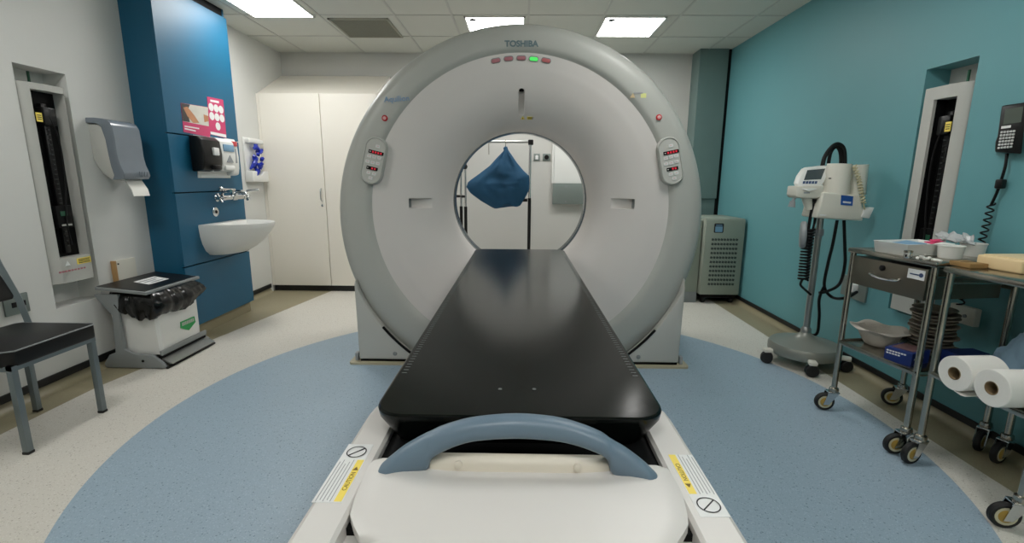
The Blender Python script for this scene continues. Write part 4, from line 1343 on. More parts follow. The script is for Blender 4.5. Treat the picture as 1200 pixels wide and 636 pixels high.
for pxa, pxb, kind, lab in ((625.5, 632.5, 0, 'grey switch plate with a white rocker on the back wall, seen through the bore'), (636, 645, 1, 'grey plate with a round dark outlet on the back wall, seen through the bore')):
    q0, q1 = at(pxa, 180, 'y', YB), at(pxb, 188.5, 'y', YB)
    t = thing('wall_switch' if kind == 0 else 'wall_outlet', lab, 'switch' if kind == 0 else 'socket', ((q0.x + q1.x) / 2, YB, q1.z))
    b = B(); b.span((q0.x, YB - 0.01, q1.z), (q1.x, YB, q0.z), 0.003); obj('plate', b, 'boxm', t, smooth=30)
    c = Vector(((q0.x + q1.x) / 2, YB - 0.01, (q0.z + q1.z) / 2))
    b = B()
    if kind == 0:
        b.lathe([(0.016, 0), (0.016, 0.006)], c + Vector((0, 0, 0.006)), (0, -1, 0), 14); b.box(c + Vector((0, -0.003, -0.014)), (0.03, 0.006, 0.018), 0.002)
        obj('rocker', b, 'label', t)
    else:
        b.lathe([(0.024, 0), (0.024, 0.01), (0.012, 0.01)], c, (0, -1, 0), 18); obj('outlet', b, 'blackpl', t)
q0, q1 = at(648, 215, 'y', YB - 0.06), at(687, 239.5, 'y', YB - 0.06)
t = thing('metal_wall_box', 'grey metal box low on the back wall under a white panel, seen through the bore', 'metal box', ((q0.x + 0.3), YB, q1.z))
b = B(); b.span((q0.x, YB - 0.06, q1.z), (q0.x + 0.62, YB, q0.z), 0.004); obj('case', b, 'boxm', t)
b = B()
for zz in (q0.z - 0.03, q1.z + 0.03):
    b.lathe([(0.011, 0), (0.011, 0.004)], (q0.x + 0.14, YB - 0.06, zz), (0, -1, 0), 12)
obj('screws', b, 'greyc', t)
t = thing('white_wall_panel', 'plain white panel on the back wall above the grey metal box', 'wall panel', (q0.x + 0.3, YB, q0.z))
b = B(); b.span((q0.x + 0.01, YB - 0.03, q0.z + 0.003), (q0.x + 0.6, YB, q0.z + 0.6), 0.003); obj('panel', b, 'white', t, smooth=0)
b = B(); b.span((q0.x - 0.012, YB - 0.034, q0.z + 0.003), (q0.x + 0.008, YB, q0.z + 0.6), 0.003); obj('edge_trim', b, 'white', t, smooth=0)

# ---------------------------------------------------------------- right wall: handset, sockets
def onR(px, py, h=0.0):
    return at(px, py, 'x', XR - h)


c = onR(1184, 150)
t = thing('wall_handset', 'black keypad handset with grey display and coiled cord on the teal wall', 'handset', (XR, c.y, c.z))
b = B()
out = [(1174, 124), (1203.5, 119.5), (1197, 180.5), (1166, 178), (1166.5, 166), (1169, 160)]
b.loft([[onR(x, y, 0.0) for x, y in out], [onR(x, y, 0.034) for x, y in out]]); b.bevel(0.005, 2, 0.5)
hs = obj('body', b, 'blackpl', t)
b = B(); sc = [(1178, 128), (1199.5, 124.5), (1196.5, 143), (1175.5, 146)]
b.loft([[onR(x, y, 0.03) for x, y in sc], [onR(x, y, 0.036) for x, y in sc]]); obj('display', b, 'lcd', t, smooth=0)
b = B(); sc = [(1173.5, 148), (1185, 146.5), (1184.5, 149.5), (1173, 151)]
b.loft([[onR(x, y, 0.03) for x, y in sc], [onR(x, y, 0.0365) for x, y in sc]]); obj('name_strip', b, 'label', t, smooth=0)
b = B()
for r in range(6):
    for k in range(5):
        u, v = (k + 0.5) / 5, (r + 0.5) / 6
        x = 1172.6 + u * 18 - v * 4.2 + 0.0
        y = 153.2 + v * 22 - u * 1.6
        p = onR(x, y, 0.036)
        b.box(p, (0.006, 0.0078, 0.0088), 0.002)
obj('keypad', b, 'key', t)
b = B(); b.tube(smoothpath([onR(1180, 180, 0.015), onR(1178, 195, 0.02), onR(1173, 212, 0.02), onR(1168, 226, 0.02), onR(1161, 241, 0.02)]), 0.0055, 8); cb = obj('cord', b, 'cable', t)
b = B(); p = onR(1172.5, 215.5, 0.02); b.box(p, (0.026, 0.03, 0.04), 0.006); obj('clip', b, 'blackpl', cb)
b = B(); b.tube(helix([onR(1162, 238, 0.022), onR(1156, 262, 0.022), onR(1149, 288, 0.022), onR(1137, 325, 0.022), onR(1124, 360, 0.022)], 0.012, 17, 10), 0.0036, 6); obj('coiled_cord', b, 'cable', cb, smooth=60)

p0, p1 = onR(990, 321), onR(1004, 354)
t = thing('wall_plate', 'brushed metal plate on the teal wall behind the monitor stand', 'wall plate', (XR, (p0.y + p1.y) / 2, p1.z))
b = B(); b.span((XR - 0.012, p1.y, p1.z + 0.02), (XR, p0.y, p0.z), 0.003); obj('plate', b, 'boxm', t, smooth=30)
p0, p1 = onR(1004, 328), onR(1015, 357)
t = thing('wall_socket', 'pale double socket on the teal wall with a black lead plugged in', 'wall socket', (XR, (p0.y + p1.y) / 2, p1.z))
b = B(); b.span((XR - 0.014, p1.y, p1.z + 0.01), (XR, p0.y, p0.z), 0.004); obj('plate', b, 'boxm', t, smooth=30)
b = B(); b.box((XR - 0.03, p0.y - 0.02, (p0.z + p1.z) / 2 + 0.02), (0.035, 0.05, 0.05), 0.008); obj('plug', b, 'key', t)
p0, p1 = onR(1122, 352), onR(1147, 386)
t = thing('handset_junction_box', 'pale flat junction box on the teal wall under the second trolley top', 'junction box', (XR, (p0.y + p1.y) / 2, p1.z))
b = B(); b.span((XR - 0.03, p1.y, p1.z + 0.01), (XR, p0.y, p0.z - 0.01), 0.004); obj('case', b, 'ivory', t)
b = B(); b.lathe([(0.008, 0), (0.008, 0.006)], (XR - 0.03, (p0.y + p1.y) / 2 - 0.02, p1.z + 0.05), (-1, 0, 0), 12); obj('screw', b, 'greyc', t)

# ---------------------------------------------------------------- monitor stand
SX, SY_ = 1.80, 2.875
st = thing('monitor_stand', 'rolling stand with grey round base carrying a vital signs monitor by the teal wall', 'monitor stand', (SX, SY_, 0))
b = B(); b.lathe([(0.185, 0.068), (0.198, 0.072), (0.202, 0.085), (0.202, 0.12), (0.192, 0.137), (0.13, 0.155), (0.07, 0.172), (0.035, 0.195), (0.026, 0.215)], (SX, SY_, 0), n=48); obj('base', b, 'baseg', st, smooth=40)
for k in range(5):
    a = PI + k * 2 * PI / 5
    d = Vector((math.cos(a), math.sin(a), 0)); n_ = Vector((-d.y, d.x, 0))
    rot = Matrix((d, n_, Vector((0, 0, 1)))).transposed()
    c = Vector((SX, SY_, 0))
    b = B(); b.box(c + d * 0.205 + Vector((0, 0, 0.083)), (0.09, 0.046, 0.024), 0.008, rot); cs = obj('caster', b, 'ivory', st)
    b = B()
    ax = (n_ * math.cos(0.5 + k) + d * math.sin(0.5 + k)).normalized()
    w = c + d * 0.225 + Vector((0, 0, 0.036))
    for s in (-1, 1):
        b.lathe([(0.02, -0.009), (0.033, -0.008), (0.036, -0.003), (0.036, 0.003), (0.033, 0.008), (0.02, 0.009)], w + ax * s * 0.013, ax, 20)
    b.cyl(w - ax * 0.02, w + ax * 0.02, 0.012)
    b.cyl(w, w + Vector((0, 0, 0.04)), 0.008)
    obj('wheel', b, 'rubber', cs)
b = B(); b.cyl((SX, SY_, 0.19), (SX, SY_, 1.10), 0.0185); b.lathe([(0.03, 0), (0.03, 0.03), (0.02, 0.045)], (SX, SY_, 0.195)); pole = obj('pole', b, 'alu', st)
b = B(); b.lathe([(0.025, -0.02), (0.027, 0), (0.025, 0.02)], (SX, SY_, at(957, 272, 'y', SY_).z)); obj('pole_clamp', b, 'greypl', pole)

YM = 2.80
pm = lambda px, py, y=YM: at(px, py, 'y', y)


def face_plate(b, pxs, y0, y1):
    """outline measured on the plane y0, extruded straight back to y1"""
    f = [pm(*p, y0) for p in pxs]
    return b.loft([f, [v + Vector((0, y1 - y0, 0)) for v in f]])


# monitor head: lower case and tilted front
b = B(); face_plate(b, [(934, 218), (966, 217), (964, 230), (957, 232.5), (935, 232), (932.5, 229)], YM, YM + 0.10); b.bevel(0.006, 2, 0.5)
mon = obj('monitor_case', b, 'ivory', st)
outl = [(948, 196.5), (970, 194), (973, 197), (966, 213), (960, 221), (948, 224.5), (938, 221), (935, 215.5), (938, 207), (944, 198.5)]
f = [pm(*p, YM - 0.004 + 0.0035 * (222 - p[1])) for p in outl]
b = B(); b.loft([f, [v + Vector((0.0, 0.05, 0.004)) for v in f]]); b.bevel(0.005, 2, 0.5); fc = obj('monitor_bezel', b, 'white', st)


def tilt_plate(pxs, h0, h1):
    f = [pm(*p, YM - 0.004 + 0.0035 * (222 - p[1])) for p in pxs]
    nrm = Vector((0, -1, 0.35)).normalized()
    bb = B(); bb.loft([[v + nrm * h0 for v in f], [v + nrm * h1 for v in f]])
    return bb


obj('screen', tilt_plate([(946, 199.5), (967, 197.5), (962, 210), (942, 211)], -0.002, 0.002), 'screen', fc, smooth=0)
b = B()
for k in range(5):
    q = tilt_plate([(941 + k * 3.5, 212.4), (943.6 + k * 3.5, 212.2), (943 + k * 3.5, 215.2), (940.4 + k * 3.5, 215.4)], 0.0, 0.003)
    me = bpy.data.meshes.new('t'); q.bm.to_mesh(me); b.bm.from_mesh(me); q.bm.free(); bpy.data.meshes.remove(me)
obj('function_keys', b, 'btn', fc, smooth=0)
b = B(); face_plate(b, [(942, 225), (949, 225), (949, 226.6), (942, 226.6)], YM - 0.0015, YM + 0.002); obj('maker_lettering', b, 'inkg', mon, smooth=0)
b = B(); p = pm(933.5, 236); q = pm(932, 243)
b.cyl(p + Vector((0, 0.04, 0)), q + Vector((0, 0.04, 0)), 0.015, 0.02); b.cyl(pm(936, 232) + Vector((0, 0.04, 0)), p + Vector((0, 0.04, 0)), 0.009); obj('cable_hook', b, 'greypl', st)
b = B(); b.cyl(pm(951, 231) + Vector((0, 0.05, 0)), pm(954, 246) + Vector((0, 0.05, 0)), 0.028, 0.02); obj('monitor_mount', b, 'ivory', st)

# probe and cuff holder
b = B(); face_plate(b, [(965.5, 225), (979, 226), (1011, 229), (1012, 259), (957, 255.5)], YM - 0.02, YM + 0.14); b.bevel(0.01, 3, 0.5); hol = obj('holder_basket', b, 'ivory', st)
p, q = pm(984, 192, YM + 0.05), pm(978, 228, YM + 0.05)
b = B(); b.tube([q, p - (p - q) * 0.1, p, p], [0.074, 0.063, 0.062, 0.055], 28); obj('holder_tube', b, 'ivory', st)
p, q = pm(1006, 193, YM + 0.06), pm(1002, 228, YM + 0.06)
b = B(); b.tube([q, p - (p - q) * 0.1, p, p], [0.052, 0.05, 0.051, 0.045], 28); obj('holder_tube', b, 'ivory', st)
b = B(); face_plate(b, [(993, 198), (997, 198), (991, 227), (987, 227)], YM + 0.0, YM + 0.06); obj('holder_rib', b, 'ivory', st)
b = B(); face_plate(b, [(986, 228.5), (1000, 230), (999, 241), (985.5, 240)], YM - 0.0225, YM - 0.015); bd = obj('badge', b, 'badge', hol, smooth=0); bd['label'] = 'blue badge'
b = B(); face_plate(b, [(988, 235.5), (997.5, 236.5), (997, 238.5), (987.8, 237.6)], YM - 0.0235, YM - 0.02); face_plate(b, [(961, 251), (969, 251.6), (967, 253), (961, 252.4)], YM - 0.0225, YM - 0.015); obj('badge_lettering', b, 'label', hol, smooth=0)
b = B(); b.box(pm(972.5, 209, YM - 0.012), (0.012, 0.01, 0.006), 0.002); obj('screw_hole', b, 'ink', hol)
b = B(); face_plate(b, [(1014, 243), (1025, 243), (1019, 256), (1010, 254.5)], YM - 0.03, YM + 0.01); b.bevel(0.004, 2, 0.5); pr = obj('thermometer_probe', b, 'white', st)
b = B(); b.tube(helix([pm(1001, 194, YM - 0.01), pm(1007, 212, YM - 0.03), pm(1012, 238, YM - 0.04)], 0.010, 13, 10), 0.0042, 6); obj('probe_coil', b, 'coilw', pr, smooth=60)
b = B(); b.tube(smoothpath([pm(1012, 238, YM - 0.04), pm(1013, 244, YM - 0.03), pm(1016, 250, YM - 0.01)]), 0.004, 6); obj('probe_lead', b, 'coilw', pr)

# cable loops, hose coil, cuff
b = B(); b.tube(smoothpath([pm(962, 205, 2.93), pm(966, 185, 2.93), pm(975, 172, 2.93), pm(983, 169, 2.93), pm(989, 176, 2.93), pm(990, 198, 2.93)]), 0.012, 8); obj('cable_loop', b, 'cable', st)
b = B(); b.tube(smoothpath([pm(970, 200, 2.95), pm(973, 180, 2.95), pm(980, 172, 2.95), pm(985, 180, 2.95), pm(985, 200, 2.95)]), 0.01, 8); obj('cable_loop', b, 'cable', st)
b = B(); b.tube(smoothpath([pm(954, 233, 2.84), pm(949, 258, 2.84), pm(944, 290, 2.84)]), 0.009, 8)
b.tube(smoothpath([pm(957, 233, 2.83), pm(955, 258, 2.83), pm(948, 285, 2.83)]), 0.007, 8); obj('hose', b, 'cable', st)
b = B(); b.tube(helix([pm(949, 268, 2.82), pm(945, 292, 2.82), pm(941, 328, 2.82)], 0.026, 17, 12), 0.0065, 6); obj('coiled_hose', b, 'cable', st, smooth=60)
b = B(); b.tube(smoothpath([pm(941, 326, 2.82), pm(938, 333, 2.82), pm(942, 338, 2.82), pm(950, 345, 2.84)]), 0.007, 8); obj('hose_end', b, 'cable', st)
b = B(); p = pm(941, 275, 2.83); b.lathe([(0.06, -0.018), (0.068, -0.01), (0.068, 0.01), (0.06, 0.018)], p, (0.85, -0.5, 0.05), 28)
b.xf(Matrix.Translation(p) @ Matrix.Diagonal((0.85, 1, 1.18, 1)) @ Matrix.Translation(-p)); obj('pressure_cuff', b, 'greypl', st)
b = B(); b.tube(smoothpath([pm(989, 258, 2.86), pm(990, 290, 2.86), pm(990, 310, 2.88), pm(984, 332, 2.88), pm(970, 341, 2.88), pm(960, 343, 2.88)]), 0.009, 8); obj('power_lead', b, 'cable', st)
b = B(); b.tube(smoothpath([pm(981, 258, 2.90), pm(976, 285, 2.90), pm(970, 310, 2.90), pm(966, 335, 2.90), pm(975, 348, 2.90), at(990, 349, 'x', XR - 0.14), at(1004, 342, 'x', XR - 0.05)]), 0.009, 8); obj('power_lead', b, 'cable', st)
b = B(); b.tube(smoothpath([pm(966, 335, 2.90), pm(960, 350, 2.92), pm(960, 372, 2.96), pm(956, 392, 3.0), Vector((SX + 0.03, 2.98, 0.17))]), 0.009, 8); obj('power_lead', b, 'cable', st)


# ---------------------------------------------------------------- trolleys
def trolley(name, label, loc, rot, Wd, Dp, ztop, zsh, drawer, dirs):
    t = thing(name, label, 'trolley', loc, rot)
    L = dict(parent=t, local=True)
    T = 0.02
    b = B(); b.span((-0.018, -0.018, ztop - 0.022), (Dp + 0.014, Wd + 0.018, ztop), 0.006); tp = obj('top', b, 'steel', **L)
    b = B()
    for y in (0, Wd):
        b.cyl((0, y, ztop - 0.06), (Dp, y, ztop - 0.06), 0.007)
    b.cyl((Dp, 0, ztop - 0.115), (Dp, Wd, ztop - 0.115), 0.009)
    obj('top_rail', b, 'steel', **L)
    b = B(); b.span((-0.006, -0.004, zsh - 0.006), (Dp + 0.004, Wd + 0.004, zsh), 0.001)
    b.span((-0.012, -0.008, zsh - 0.014), (-0.004, Wd + 0.008, zsh + 0.008), 0.003)
    for y in (-0.008, Wd + 0.008):
        b.span((0, y - 0.004, zsh - 0.014), (Dp, y + 0.004, zsh + 0.008), 0.003)
    b.span((Dp, 0, zsh - 0.014), (Dp + 0.008, Wd, zsh + 0.03), 0.003)
    obj('shelf', b, 'steel', **L)
    for i, (x, y) in enumerate(((0, 0), (0, Wd), (Dp, 0), (Dp, Wd))):
        b = B(); b.cyl((x, y, 0.10), (x, y, ztop - 0.01), 0.0125); b.lathe([(0.0125, 0.125), (0.02, 0.12), (0.022, 0.108), (0.02, 0.098)], (x, y, 0)); lg = obj('leg', b, 'steel', **L)
        a = dirs[i]
        d = Vector((math.cos(a), math.sin(a), 0)); n_ = Vector((-d.y, d.x, 0))
        w = Vector((x, y, 0.045)) + d * 0.036
        b = B()
        for s in (-1, 1):
            o = n_ * s * 0.019
            pl = [Vector((x, y, 0.1)) + o - d * 0.02, Vector((x, y, 0.1)) + o + d * 0.03, w + o + d * 0.012 + Vector((0, 0, -0.012)), w + o - d * 0.014 + Vector((0, 0, -0.01))]
            b.loft([[v - n_ * 0.002 for v in pl], [v + n_ * 0.002 for v in pl]])
        b.box(Vector((x, y, 0.099)) + d * 0.005, (0.052, 0.042, 0.006), 0.001, Matrix((d, n_, Vector((0, 0, 1)))).transposed())
        cs = obj('caster', b, 'chrome', smooth=30, **L)
        b = B(); b.lathe([(0.026, -0.011), (0.04, -0.012), (0.045, -0.007), (0.045, 0.007), (0.04, 0.012), (0.026, 0.011)], w, n_, 28); obj('tyre', b, 'rubber', cs, local=True)
        b = B(); b.lathe([(0.032, -0.0115), (0.032, 0.0115)], w, n_, 20); obj('rim', b, 'hubrim', cs, local=True)
        b = B(); b.lathe([(0.008, -0.0155), (0.018, -0.015), (0.023, -0.012), (0.023, 0.012), (0.018, 0.015), (0.008, 0.0155)], w, n_, 20); obj('hub', b, 'hub', cs, local=True)
    if drawer:
        z0, z1 = ztop - 0.165, ztop - 0.035
        b = B(); b.span((0.0, 0.028, z0 + 0.004), (Dp - 0.03, Wd - 0.018, z1)); b.span((-0.008, 0.02, z0), (0.004, Wd - 0.012, z1), 0.002)
        dr = obj('drawer', b, 'steeld', smooth=30, **L)
        yc = (Wd + 0.008) / 2
        b = B(); b.tube(smoothpath([(-0.008, yc - 0.07, z0 + 0.066), (-0.026, yc - 0.062, z0 + 0.062), (-0.03, yc, z0 + 0.058), (-0.026, yc + 0.062, z0 + 0.066), (-0.008, yc + 0.07, z0 + 0.07)]), 0.005, 8); obj('handle', b, 'chrome', dr, local=True)
        b = B(); b.lathe([(0.013, 0), (0.013, 0.006), (0.009, 0.008)], (-0.008, yc + 0.02, z0 + 0.10), (-1, 0, 0), 18); obj('lock', b, 'blackpl', dr, local=True)
        b = B(); b.span((-0.010, 0.028, z1 - 0.048), (-0.0075, 0.10, z1 - 0.008)); lb = obj('drawer_label', b, 'label', dr, local=True, smooth=0)
        b = B(); b.span((-0.0108, 0.052, z1 - 0.031), (-0.0095, 0.09, z1 - 0.026)); b.lathe([(0.009, 0), (0.009, 0.001), (0.006, 0.001)], (-0.0098, 0.042, z1 - 0.028), (-1, 0, 0), 14); obj('label_print', b, 'btn', dr, local=True, smooth=0)
        b = B(); b.span((0.05, yc - 0.02, z0 - 0.014), (0.09, yc + 0.03, z0 + 0.004)); obj('drawer_stop', b, 'dark', **L)
    return t


ZA, ZS1, ZB2, ZS2 = 0.825, 0.365, 0.815, 0.39
t1 = trolley('steel_trolley', 'stainless steel trolley with one drawer against the teal wall, nearer the scanner', (1.634, 1.857, 0), math.radians(8), 0.389, 0.385, ZA, ZS1, True, (PI - 0.2, PI - 0.3, PI + 0.4, PI - 0.6))
t2 = trolley('steel_trolley', 'stainless steel trolley without drawer, cut by the right edge of the photo', (1.660, 1.416, 0), math.radians(2.5), 0.381, 0.365, ZB2, ZS2, False, (PI - 0.3, PI + 0.2, PI - 0.5, PI + 0.3))
ZA += 0.0005; ZB2 += 0.0005; ZS1 += 0.0005; ZS2 += 0.0005

# things on the drawer trolley
c0, c1 = at(1022, 294, 'z', ZA), at(1062, 300.5, 'z', ZA)
ux = (c0 - c1); wl = ux.length; ux.normalize(); vx = Vector((-ux.y, ux.x, 0)); vx = vx if vx.x > 0 else -vx
rm = Matrix((vx, ux, Vector((0, 0, 1)))).transposed()


def open_tray(b, org, rm, lx, ly, h, wt=0.004, taper=0.006):
    def P(x, y, z):
        return org + rm @ Vector((x, y, z))
    def ring(i, z, o=0):
        return [P(i - o, i - o, z), P(lx - i + o, i - o, z), P(lx - i + o, ly - i + o, z), P(i - o, ly - i + o, z)]
    b.loft([ring(taper, 0), ring(0, h - 0.004), ring(0, h, 0.003), ring(wt, h), ring(wt + taper, 0.006)])
    return b


tr = thing('storage_tray', 'white open tray holding blue and pink sheets on the drawer trolley', 'tray', c1)
b = open_tray(B(), c1, rm, 0.235, wl, 0.05); b.bevel(0.003, 2, 0.7); obj('body', b, 'white', tr, smooth=30)


def sheet(b, corners, th=0.003):
    return b.loft([corners, [v + Vector((0, 0, th)) for v in corners]])


P_ = lambda x, y, z: c1 + rm @ Vector((x, y, z))
t = thing('paper_sheet', 'pale blue sheet lying in the white tray on the trolley', 'paper', P_(0.12, 0.1, 0.045))
b = sheet(B(), [P_(0.02, 0.05, 0.034), P_(0.13, 0.03, 0.046), P_(0.15, wl - 0.02, 0.046), P_(0.05, wl - 0.015, 0.034)]); obj('sheet', b, 'sheetb', t, smooth=0)
t = thing('paper_sheet', 'bright pink wrapper lying in the white tray beside the blue sheet', 'paper', P_(0.19, 0.03, 0.05))
b = sheet(B(), [P_(0.13, 0.012, 0.048), P_(0.19, 0.012, 0.058), P_(0.21, 0.05, 0.056), P_(0.15, 0.06, 0.05)]); b.loft([[P_(0.15, 0.015, 0.055), P_(0.18, 0.015, 0.066), P_(0.165, 0.05, 0.06)], [P_(0.15, 0.015, 0.057), P_(0.18, 0.015, 0.069), P_(0.165, 0.05, 0.063)]]); obj('wrapper', b, 'sheetp', t, smooth=0)

c = at(1063.5, 302, 'z', ZA)
t = thing('metal_pot', 'tiny silver metal pot at the front edge of the drawer trolley', 'pot', c)
b = B(); b.lathe([(0.013, 0), (0.0145, 0.003), (0.0145, 0.024), (0.013, 0.027)], c, n=20); k = obj('pot_body', b, 'chrome', t)
b = B(); b.lathe([(0.0155, 0.022), (0.0155, 0.03), (0.012, 0.031)], c, n=20); obj('lid', b, 'steel', t)

for i, (px, py) in enumerate(((1075, 303.2), (1080, 302), (1084.5, 304.2), (1089, 303.2), (1094, 305.4), (1098, 306.2), (1102, 307), (1082.5, 299.5))):
    c = at(px, py, 'z', ZA)
    t = thing('gauze_piece', 'small white scrap of gauze among others at the front right of the drawer trolley', 'gauze', c, group='gauze scraps on the drawer trolley')
    b = B(); r_ = 0.006 + 0.003 * (i % 3)
    b.lathe([(r_ * 0.7, 0), (r_, 0.003), (r_ * 0.9, 0.007), (r_ * 0.4, 0.009)], c, n=9)
    for v in b.bm.verts:
        v.co += Vector((random.uniform(-1, 1), random.uniform(-1, 1), random.uniform(-0.2, 0.6))) * 0.0015
    obj('scrap', b, 'paper', t)


def tub(px, py, r, h, label):
    c = at(px, py, 'z', ZA)
    c.z = ZA
    t = thing('plastic_tub', label, 'tub', c)
    b = B(); b.lathe([(r * 0.86, 0), (r * 0.9, 0.004), (r, h - 0.006), (r * 1.05, h - 0.004), (r * 1.05, h), (r * 0.97, h), (r * 0.84, 0.008)], c, n=36); obj('body', b, 'white', t)
    b = B(); b.lathe([(r * 0.93, h * 0.45), (r * 0.945, h * 0.45), (r * 0.952, h * 0.55), (r * 0.94, h * 0.55)], c, n=36); obj('moulded_band', b, 'white', t)
    return t, c


t, ct = tub(1112.5, 302, 0.043, 0.052, 'round white plastic tub at the right end of the drawer trolley, nearer its front edge')
t, ct2 = tub(1138.5, 299.5, 0.043, 0.054, 'round white plastic tub behind the other tub, filled with clear wrapping')
t = thing('clear_wrapping', 'crumpled clear plastic wrapping lying over the tubs and tray', 'plastic bag', ct2 + Vector((0, 0, 0.05)))
b = B()
g = []
for j in range(9):
    row = []
    for i in range(13):
        px, py = 1097 + i * 3.7 + 2.5 * (j / 8 - 0.5), 271.5 + j * 2.2 + i * 0.25 + 1.6 * math.sin(i * 1.9)
        p = at(px, py, 'x', ct2.x + 0.05 - j * 0.014)
        p.z = max(p.z, ZA + 0.060) + 0.016 * noise.noise(Vector((i * 0.55, j * 0.6, 2))) + 0.008 * noise.noise(Vector((i * 1.3, j * 1.3, 7)))
        p.x += 0.012 * noise.noise(Vector((i * 0.7, j * 0.7, 11)))
        row.append(p)
    g.append(row)
V = [[b.bm.verts.new(p) for p in r] for r in g]
V2 = [[b.bm.verts.new(p - Vector((-0.002, 0, 0.003))) for p in r] for r in g]
for j in range(8):
    for i in range(12):
        b.bm.faces.new((V[j][i], V[j][i + 1], V[j + 1][i + 1], V[j + 1][i])); b.bm.faces.new((V2[j][i], V2[j + 1][i], V2[j + 1][i + 1], V2[j][i + 1]))
for j in range(8):
    for i in (0, 12):
        b.bm.faces.new((V[j][i], V[j + 1][i], V2[j + 1][i], V2[j][i]))
for i in range(12):
    for j in (0, 8):
        b.bm.faces.new((V[j][i], V2[j][i], V2[j][i + 1], V[j][i + 1]))
obj('film', b, 'poly', t, smooth=25)

# on the second trolley top
c0 = at(1142, 312, 'z', ZB2); c1_ = at(1196, 321.5, 'z', ZB2)
uy = (c0 - c1_); l2 = uy.length; uy.normalize(); vx2 = Vector((uy.y, -uy.x, 0)); rm2 = Matrix((vx2, uy, Vector((0, 0, 1)))).transposed()
t = thing('cream_tray', 'cream plastic tray turned over on the second trolley at the right edge', 'tray', c1_)
b = B(); b.box(c1_ + rm2 @ Vector((0.12, l2 / 2, 0.024)), (0.24, l2, 0.048), 0.008, rm2, 3); bd = obj('body', b, 'tray', t)
b = B(); b.box(c1_ + rm2 @ Vector((0.12, l2 / 2, 0.049)), (0.215, l2 - 0.025, 0.004), 0.0018, rm2); obj('rim', b, 'tray', t)
c0, c1_ = at(1108, 310.5, 'z', ZB2), at(1139, 314, 'z', ZB2)
t = thing('cardboard_sleeve', 'flat brown cardboard box on the corner of the second trolley beside the cream tray', 'cardboard box', (c0 + c1_) / 2)
cc = (c0 + c1_) / 2 + Vector((0.035, 0.0, 0.009))
b = B(); b.box(cc, (0.07, 0.085, 0.018), 0.002, Matrix.Rotation(0.04, 3, 'Z')); k = obj('box', b, 'card', t)
b = B(); b.box(cc + Vector((0.0, 0.0, 0.0095)), (0.062, 0.003, 0.0015), 0, Matrix.Rotation(0.04, 3, 'Z')); obj('flap_seam', b, 'ink', t, smooth=0)

# lower shelf of the drawer trolley
c = at(1025, 404, 'z', ZS1) + Vector((0.02, 0.008, 0))
c.z = ZS1
t = thing('pulp_bowl', 'grey paper pulp wash bowl with wide lobed rim on the lower trolley shelf', 'bowl', c)
b = B()
rings = []
for z, r, lob in ((0, 0.045, 0), (0.004, 0.052, 0), (0.03, 0.068, 0.01), (0.06, 0.08, 0.02), (0.075, 0.086, 0.03), (0.078, 0.108, 0.05), (0.082, 0.110, 0.05), (0.081, 0.085, 0.03), (0.06, 0.074, 0.02), (0.012, 0.05, 0.0)):
    rings.append([c + Vector((r * (1 + lob * math.cos(5 * 2 * PI * k / 60)) * math.cos(2 * PI * k / 60), r * 1.15 * (1 + lob * math.cos(5 * 2 * PI * k / 60)) * math.sin(2 * PI * k / 60), z + (0.006 * math.cos(5 * 2 * PI * k / 60) if r > 0.09 else 0))) for k in range(60)])
b.loft(rings); obj('bowl_body', b, 'pulp', t, smooth=60)

c0, c1_ = at(1035, 420, 'z', ZS1), at(1067, 430, 'z', ZS1)
ug = (c0 - c1_); lg_ = ug.length; ug.normalize(); vg = Vector((ug.y, -ug.x, 0)); vg = vg if vg.x > 0 else -vg
rg = Matrix((vg, ug, Vector((0, 0, 1)))).transposed()
t = thing('glove_carton', 'dark blue printed glove carton beside the pulp bowl on the lower trolley shelf', 'carton', c1_)
G = lambda x, y, z: c1_ + rg @ Vector((x, y, z))
b = B(); b.box(G(0.065, lg_ / 2, 0.029), (0.13, lg_, 0.058), 0.0015, rg); k = obj('box', b, 'glove', t, smooth=0)
b = B(); b.box(G(0.075, lg_ / 2, 0.0585), (0.10, lg_ * 0.8, 0.001), 0, rg); o = obj('printed_top', b, 'glovet', k, smooth=0)
b = B()
for r_, zz, n in ((0, 0.045, 7), (1, 0.034, 5)):
    for q in range(n):
        b.box(G(-0.0004, lg_ - 0.012 - q * 0.011, zz), (0.001, 0.008, 0.006), 0, rg)
for q in range(6):
    b.box(G(0.02 + q * 0.012, -0.0004, 0.03), (0.009, 0.001, 0.006), 0, rg)
obj('carton_lettering', b, 'label', k, smooth=0)

c = at(1094, 404, 'z', ZS1)
c = Vector((1.885, 2.10, ZS1))
for i in range(12):
    r_ = 0.079 + 0.004 * math.sin(i * 2.1)
    cc = c + Vector((0.007 * math.sin(i * 1.7), 0.007 * math.cos(i * 2.3), i * 0.0175))
    order = ('first', 'second', 'third', 'fourth', 'fifth', 'sixth', 'seventh', 'eighth', 'ninth', 'tenth', 'eleventh', 'twelfth')[11 - i]
    lab = 'brown-grey pulp dish, %s from the top of the tall stack on the trolley shelf' % order
    t = thing('pulp_dish', lab, 'dish', cc, group='stacked pulp dishes on the trolley shelf')
    b = B(); b.lathe([(r_ * 0.78, 0), (r_ * 0.92, 0.006), (r_ * 0.96, 0.011), (r_ * 1.08, 0.012), (r_ * 1.08, 0.0155), (r_ * 0.9, 0.0155), (r_ * 0.8, 0.008), (r_ * 0.7, 0.004)], cc, n=32)
    for v in b.bm.verts:
        v.co.z += 0.0012 * noise.noise(v.co * 30 + Vector((i, 0, 0)))
    obj('dish_body', b, 'pulpd', t, smooth=50)

